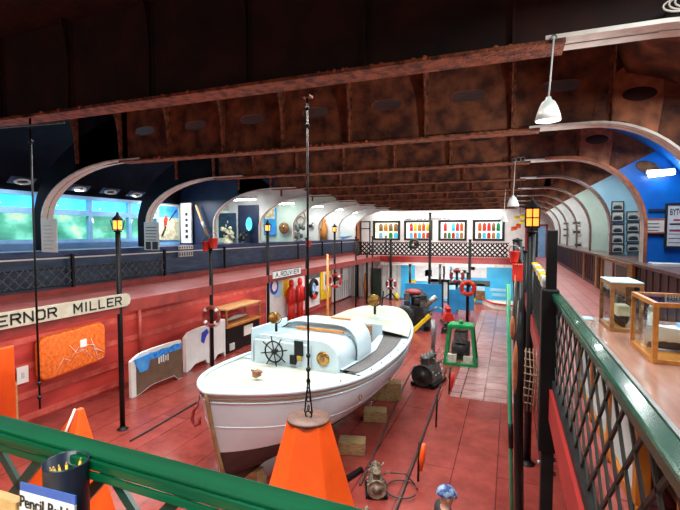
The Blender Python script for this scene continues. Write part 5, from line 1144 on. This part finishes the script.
f = thing('beach_step', 'low pinkish ramp with red edge at the right end of the far mural', 'ramp', (-.6, 29, 0)); MB().prism([(-1.6, 29.9, 0), (.3, 29.9, 0), (.3, 27.6, 0), (-.9, 28.2, 0)], (0, 0, .3)).build('ramp', 'plaster', f); MB().bar((-1.6, 29.9, .33), (-.9, 28.2, .33), .08).bar((-.9, 28.2, .33), (.3, 27.6, .33), .08).build('red_edge', 'redring', f)
f = thing('blue_partition', 'low blue painted partition with a white doorway behind the engines', 'partition', (-4, 25.8, 0)); Y = 25.8
xa = at(405, 290, Y=Y).x; xb = at(442, 290, Y=Y).x; xc = at(449, 290, Y=Y).x; xd = at(463, 290, Y=Y).x; xe = at(474, 290, Y=Y).x
MB().box((xa, Y, 0), (xb, Y + .1, 1.62)).build('left_panel', 'aqua', f); MB().box((xd - .35, Y, .2), (xe, Y + .1, 1.5)).box((xc, Y, .0), (xd - .35, Y + .1, 1.35)).build('right_panel', 'aqua', f)
MB().box((xb, Y - .04, .0), (xb + .08, Y + .1, 1.9)).box((xc - .08, Y - .04, 0), (xc, Y + .1, 1.9)).box((xb, Y - .04, 1.8), (xc, Y + .1, 1.9)).build('door_frame', 'ink', f); MB().box((xb + .1, Y, .8), (xc - .1, Y + .04, 1.75)).build('white_door', 'whitep', f)
struct('door_3', MB().box((at(371, 290, Y=30.1).x, 30.1, 0), (at(381, 290, Y=30.1).x, 30.19, 2.1)), 'greendark')
g = MB()
for k in range(12): g.box((-10.6 + .36 * k, 30.17, 0), (-10.585 + .36 * k, 30.2, 2.4))
struct('trim_15', g, 'enginegrey')
wb_ = at(345, 296, Y=29.9)
for k, (p, q, m, lb) in enumerate(((396, 297, 'yellow', 'small yellow figure standing at the foot of the far white wall'), (366, 277, 'woodgold', 'small orange object on the far white wall near the doorway'))):
    v = at(p, q, Y=29.6); f = thing('far_exhibit', lb, 'exhibit', (v.x, 29.6, 0)); MB().tube([(v.x, 29.6, 0.02), (v.x, 29.6, v.z * .6), (v.x, 29.6, v.z + .3)], [.12, .22, .1], 8).build('body', m, f)
# ================================================================ PERSON
P_S = .95
P = thing('person', 'person in a blue patterned cap and black jacket walking on the hold floor', 'person', (-.655, 5.05, 0), rz=R(-72), local=True); LOCAL.add(P.name); P.scale = (P_S, P_S, P_S)
def skin(name, verts, edges, rad, m, parent, lvl=2):
    me = bpy.data.meshes.new(name); me.from_pydata([Vector(v) for v in verts], edges, []); o = bpy.data.objects.new(name, me); col.objects.link(o); o.parent = parent
    sk = o.modifiers.new('skin', 'SKIN'); 
    bpy.context.view_layer.update()
    if not me.skin_vertices: 
        me.attributes.new('dummy', 'FLOAT', 'POINT')
    try:
        for i, r in enumerate(rad):
            r = r if isinstance(r, tuple) else (r, r); me.skin_vertices[0].data[i].radius = r
        me.skin_vertices[0].data[0].use_root = True
    except Exception as e: print('skin', e)
    sk.use_smooth_shade = True; sb = o.modifiers.new('sub', 'SUBSURF'); sb.levels = lvl; sb.render_levels = lvl; me.materials.append(M[m]); return o
V, E_, RD = [], [], []
def ch(parent_i, pts):
    i = parent_i
    for p, r in pts:
        V.append(p); RD.append(r); k = len(V) - 1
        if i is not None: E_.append((i, k))
        i = k
    return i
ch(None, [((0, 0, .95), (.15, .11))]); ab = ch(0, [((0, 0, 1.1), (.14, .10)), ((0, .01, 1.28), (.16, .11)), ((0, .0, 1.40), (.14, .10))]); nk = ch(ab, [((0, .01, 1.50), .055), ((0, .03, 1.56), (.062, .075)), ((0, .03, 1.63), (.078, .096)), ((0, .02, 1.70), (.07, .085)), ((0, .02, 1.75), (.035, .04))])
for s in (1, -1):
    ch(0, [((.1 * s, 0, .88), .095), ((.11 * s, .06 * s, .5), .062), ((.11 * s, -.02 * s + .0, .1), .042), ((.11 * s, .0, .05), .045), ((.11 * s, .14, .03), .03)])
    h = ch(ab, [((.17 * s, 0, 1.42), .06), ((.22 * s, -.01, 1.36), .055), ((.26 * s, -.03 * s, 1.12), .042), ((.25 * s, .1, .9), .03), ((.24 * s, .14, .85), (.035, .018))])
    for k in range(4): ch(h, [((.24 * s + .006 * s, .11 + .022 * k, .80 - .004 * abs(k - 2)), .010), ((.235 * s, .115 + .022 * k, .76), .009), ((.225 * s, .12 + .02 * k, .735), .008)])
    ch(h, [((.23 * s, .175, .83), .011), ((.22 * s, .195, .795), .009)])
skin('body', V, E_, RD, 'skin', P)
hd = Vector((0, .03, 1.64))
# clothing
V, E_, RD = [], [], []
ch(None, [((0, 0, .93), (.18, .14))]); ab = ch(0, [((0, 0, 1.1), (.175, .135)), ((0, .01, 1.28), (.19, .14)), ((0, .0, 1.40), (.165, .125)), ((0, .01, 1.49), (.075, .08))])
for s in (1, -1): ch(3, [((.18 * s, 0, 1.42), .085), ((.24 * s, -.01, 1.35), .075), ((.27 * s, -.03 * s, 1.12), .062), ((.255 * s, .09, .93), .05)])
skin('jacket', V, E_, RD, 'jacket', P)
V, E_, RD = [], [], []
ch(None, [((0, 0, .93), (.16, .13))])
for s in (1, -1): ch(0, [((.1 * s, 0, .86), .11), ((.11 * s, .06 * s, .5), .082), ((.11 * s, -.01 * s, .12), .065)])
skin('trousers', V, E_, RD, 'jeans', P)
for s in (1, -1): MB().sphere((.11 * s, .06, .05), .06, 12, 8, (.9, 2.3, .8)).build('shoe', 'black', P)
g = MB(); rows = []
for i in range(9):
    a = math.pi / 2 * i / 8; rows.append([hd + Vector((.098 * math.cos(a) * math.cos(2 * math.pi * k / 22), -.01 + .118 * math.cos(a) * math.sin(2 * math.pi * k / 22), .035 + .105 * math.sin(a))) for k in range(22)])
g.grid(rows, closed=True); cp = g.build('cap', 'capblue', P)
g = MB(); g.prism([hd + Vector((.08 * math.cos(t), .07 + .055 * math.sin(t), .03)) for t in [math.pi * i / 12 for i in range(13)]], (0, 0, .012)); g.build('visor', 'capblue', cp)
for s in (1, -1):
    MB().sphere(hd + Vector((.083 * s, 0, -.005)), .025, 10, 8, (.4, .8, 1.2)).build('ear', 'skin', P)
    e = MB().sphere(hd + Vector((.032 * s, .088, .005)), .011, 8, 6).build('eye', 'whitep', P); MB().sphere(hd + Vector((.032 * s, .097, .005)), .005, 6, 4).build('pupil', 'ink', e)
MB().tube([hd + Vector((0, .095, .01)), hd + Vector((0, .118, -.025)), hd + Vector((0, .098, -.035))], [.007, .014, .008], 8).build('nose', 'skin', P)
MB().tube([hd + Vector((-.022, .088, -.058)), hd + Vector((0, .098, -.06)), hd + Vector((.022, .088, -.058))], .005, 6).build('mouth', 'darkred', P)
# ================================================================ LIGHT
def area(name, loc, sx, sy, e, c=(1, 1, 1), rot=(0, 0, 0), spread=180):
    l = bpy.data.lights.new(name, 'AREA'); l.shape = 'RECTANGLE'; l.size = sx; l.size_y = sy; l.energy = e; l.color = c; l.spread = R(spread); o = bpy.data.objects.new(name, l); col.objects.link(o); o.location = loc; o.rotation_euler = rot; return o
for k in range(1, 9):
    y = FY[k] + 1.6
    if k >= 2: area('hall_light', (-4.2, y, 7.25), 7.0, .5, 165, (.96, 1, .97), spread=115)  # unseen lamps added between the beams to light the hold
area('hall_light', (-4.2, 2.6, 7.25), 7.0, .5, 210, (.96, 1, .97), spread=95)  # unseen lamp added above the camera for the near objects
area('hall_light', (-4.2, 5.4, 7.35), 7.0, .12, 330, (1, .95, .88), spread=120)  # unseen strip added to brighten the rusty web of the first bay
area('entrance_light', (-.5, -1.4, 6.0), 3, .5, 60, (.96, 1, .97), (R(25), 0, 0), spread=90)  # added behind the camera to fill the foreground, no fixture known there
for k in range(1, 9):
    y = FY[k] + 1.6
    area('walkway_light', (2.3, y, 6.35 if k > 1 else 6.5), .3, 1.4, 38, (.95, 1, 1), (0, R(10), 0))
area('walkway_light', (1.2, 2.6, 6.6), .4, 1.5, 55, (.97, 1, 1))
for k in range(4, 9): area('ledge_light', (-11.3, FY[k] + 1.6, 6.1), .3, 1.6, 45, (.97, 1, .96))
for k in range(4): 
    area('gallery_light', (-8.6 + 2.4 * k, 31.2, 6.2), 1.6, .2, 45, (1, .98, .93), (R(15), 0, 0))
for k in range(5): area('recess_light', (-11.75, 6 + 1.7 * k, 5.85), .4, .6, 14, (.95, .98, 1))
area('recess_light', (-11.7, 13.2, 5.9), .5, .8, 40, (1, 1, .97))  # no recess here: lamp added to brighten the map poster bay
area('window_light', (-12.3, 9, 5.0), 1.2, 8, 25, (.6, .85, 1), (0, R(-90), 0))
for k in range(3): area('under_walk_light', (-9.6, 8 + 7.5 * k, 2.72), .3, 5, 60, (1, .96, .9))
def spot(loc, tgt, e, ang=120, c=(.97, 1, 1)):
    l = bpy.data.lights.new('spot', 'SPOT'); l.energy = e; l.spot_size = R(ang); l.spot_blend = .6; l.shadow_soft_size = .15; l.color = c
    o = bpy.data.objects.new('spot_light', l); col.objects.link(o); o.location = loc; o.rotation_euler = (Vector(tgt) - Vector(loc)).to_track_quat('-Z', 'Y').to_euler()
for k in range(1, 9): spot((2.1, FY[k] + 1.2, 5.5), (-10, FY[k] + 1.6, 4.2), 210)  # unseen side spots added to brighten boat side, left wall and arches
spot((.29, 4.12, 5.66), (-.6, 4.3, 0), 90, 150, (1, .97, .9))
area('gallery_under_light', (-3.5, 27.6, 2.55), 6, .3, 110, (.97, 1, 1), (R(35), 0, 0))  # unseen lamp added below the gallery to brighten the sea mural
for a_, b_ in wins: area('window_display_light', ((a_ + b_) / 2, YF + .3, 5.45), b_ - a_ - .3, .2, 14)  # unseen lamp added inside each far window to brighten the pennants
w = bpy.data.worlds.new('world'); scene.world = w; w.use_nodes = True; bg = w.node_tree.nodes['Background']; bg.inputs[0].default_value = (1, .84, .74, 1); bg.inputs[1].default_value = .16
vs = scene.view_settings; vs.view_transform = 'Standard'; vs.look = 'None'; vs.gamma = 1; vs.use_curve_mapping = False; vs.exposure = .5
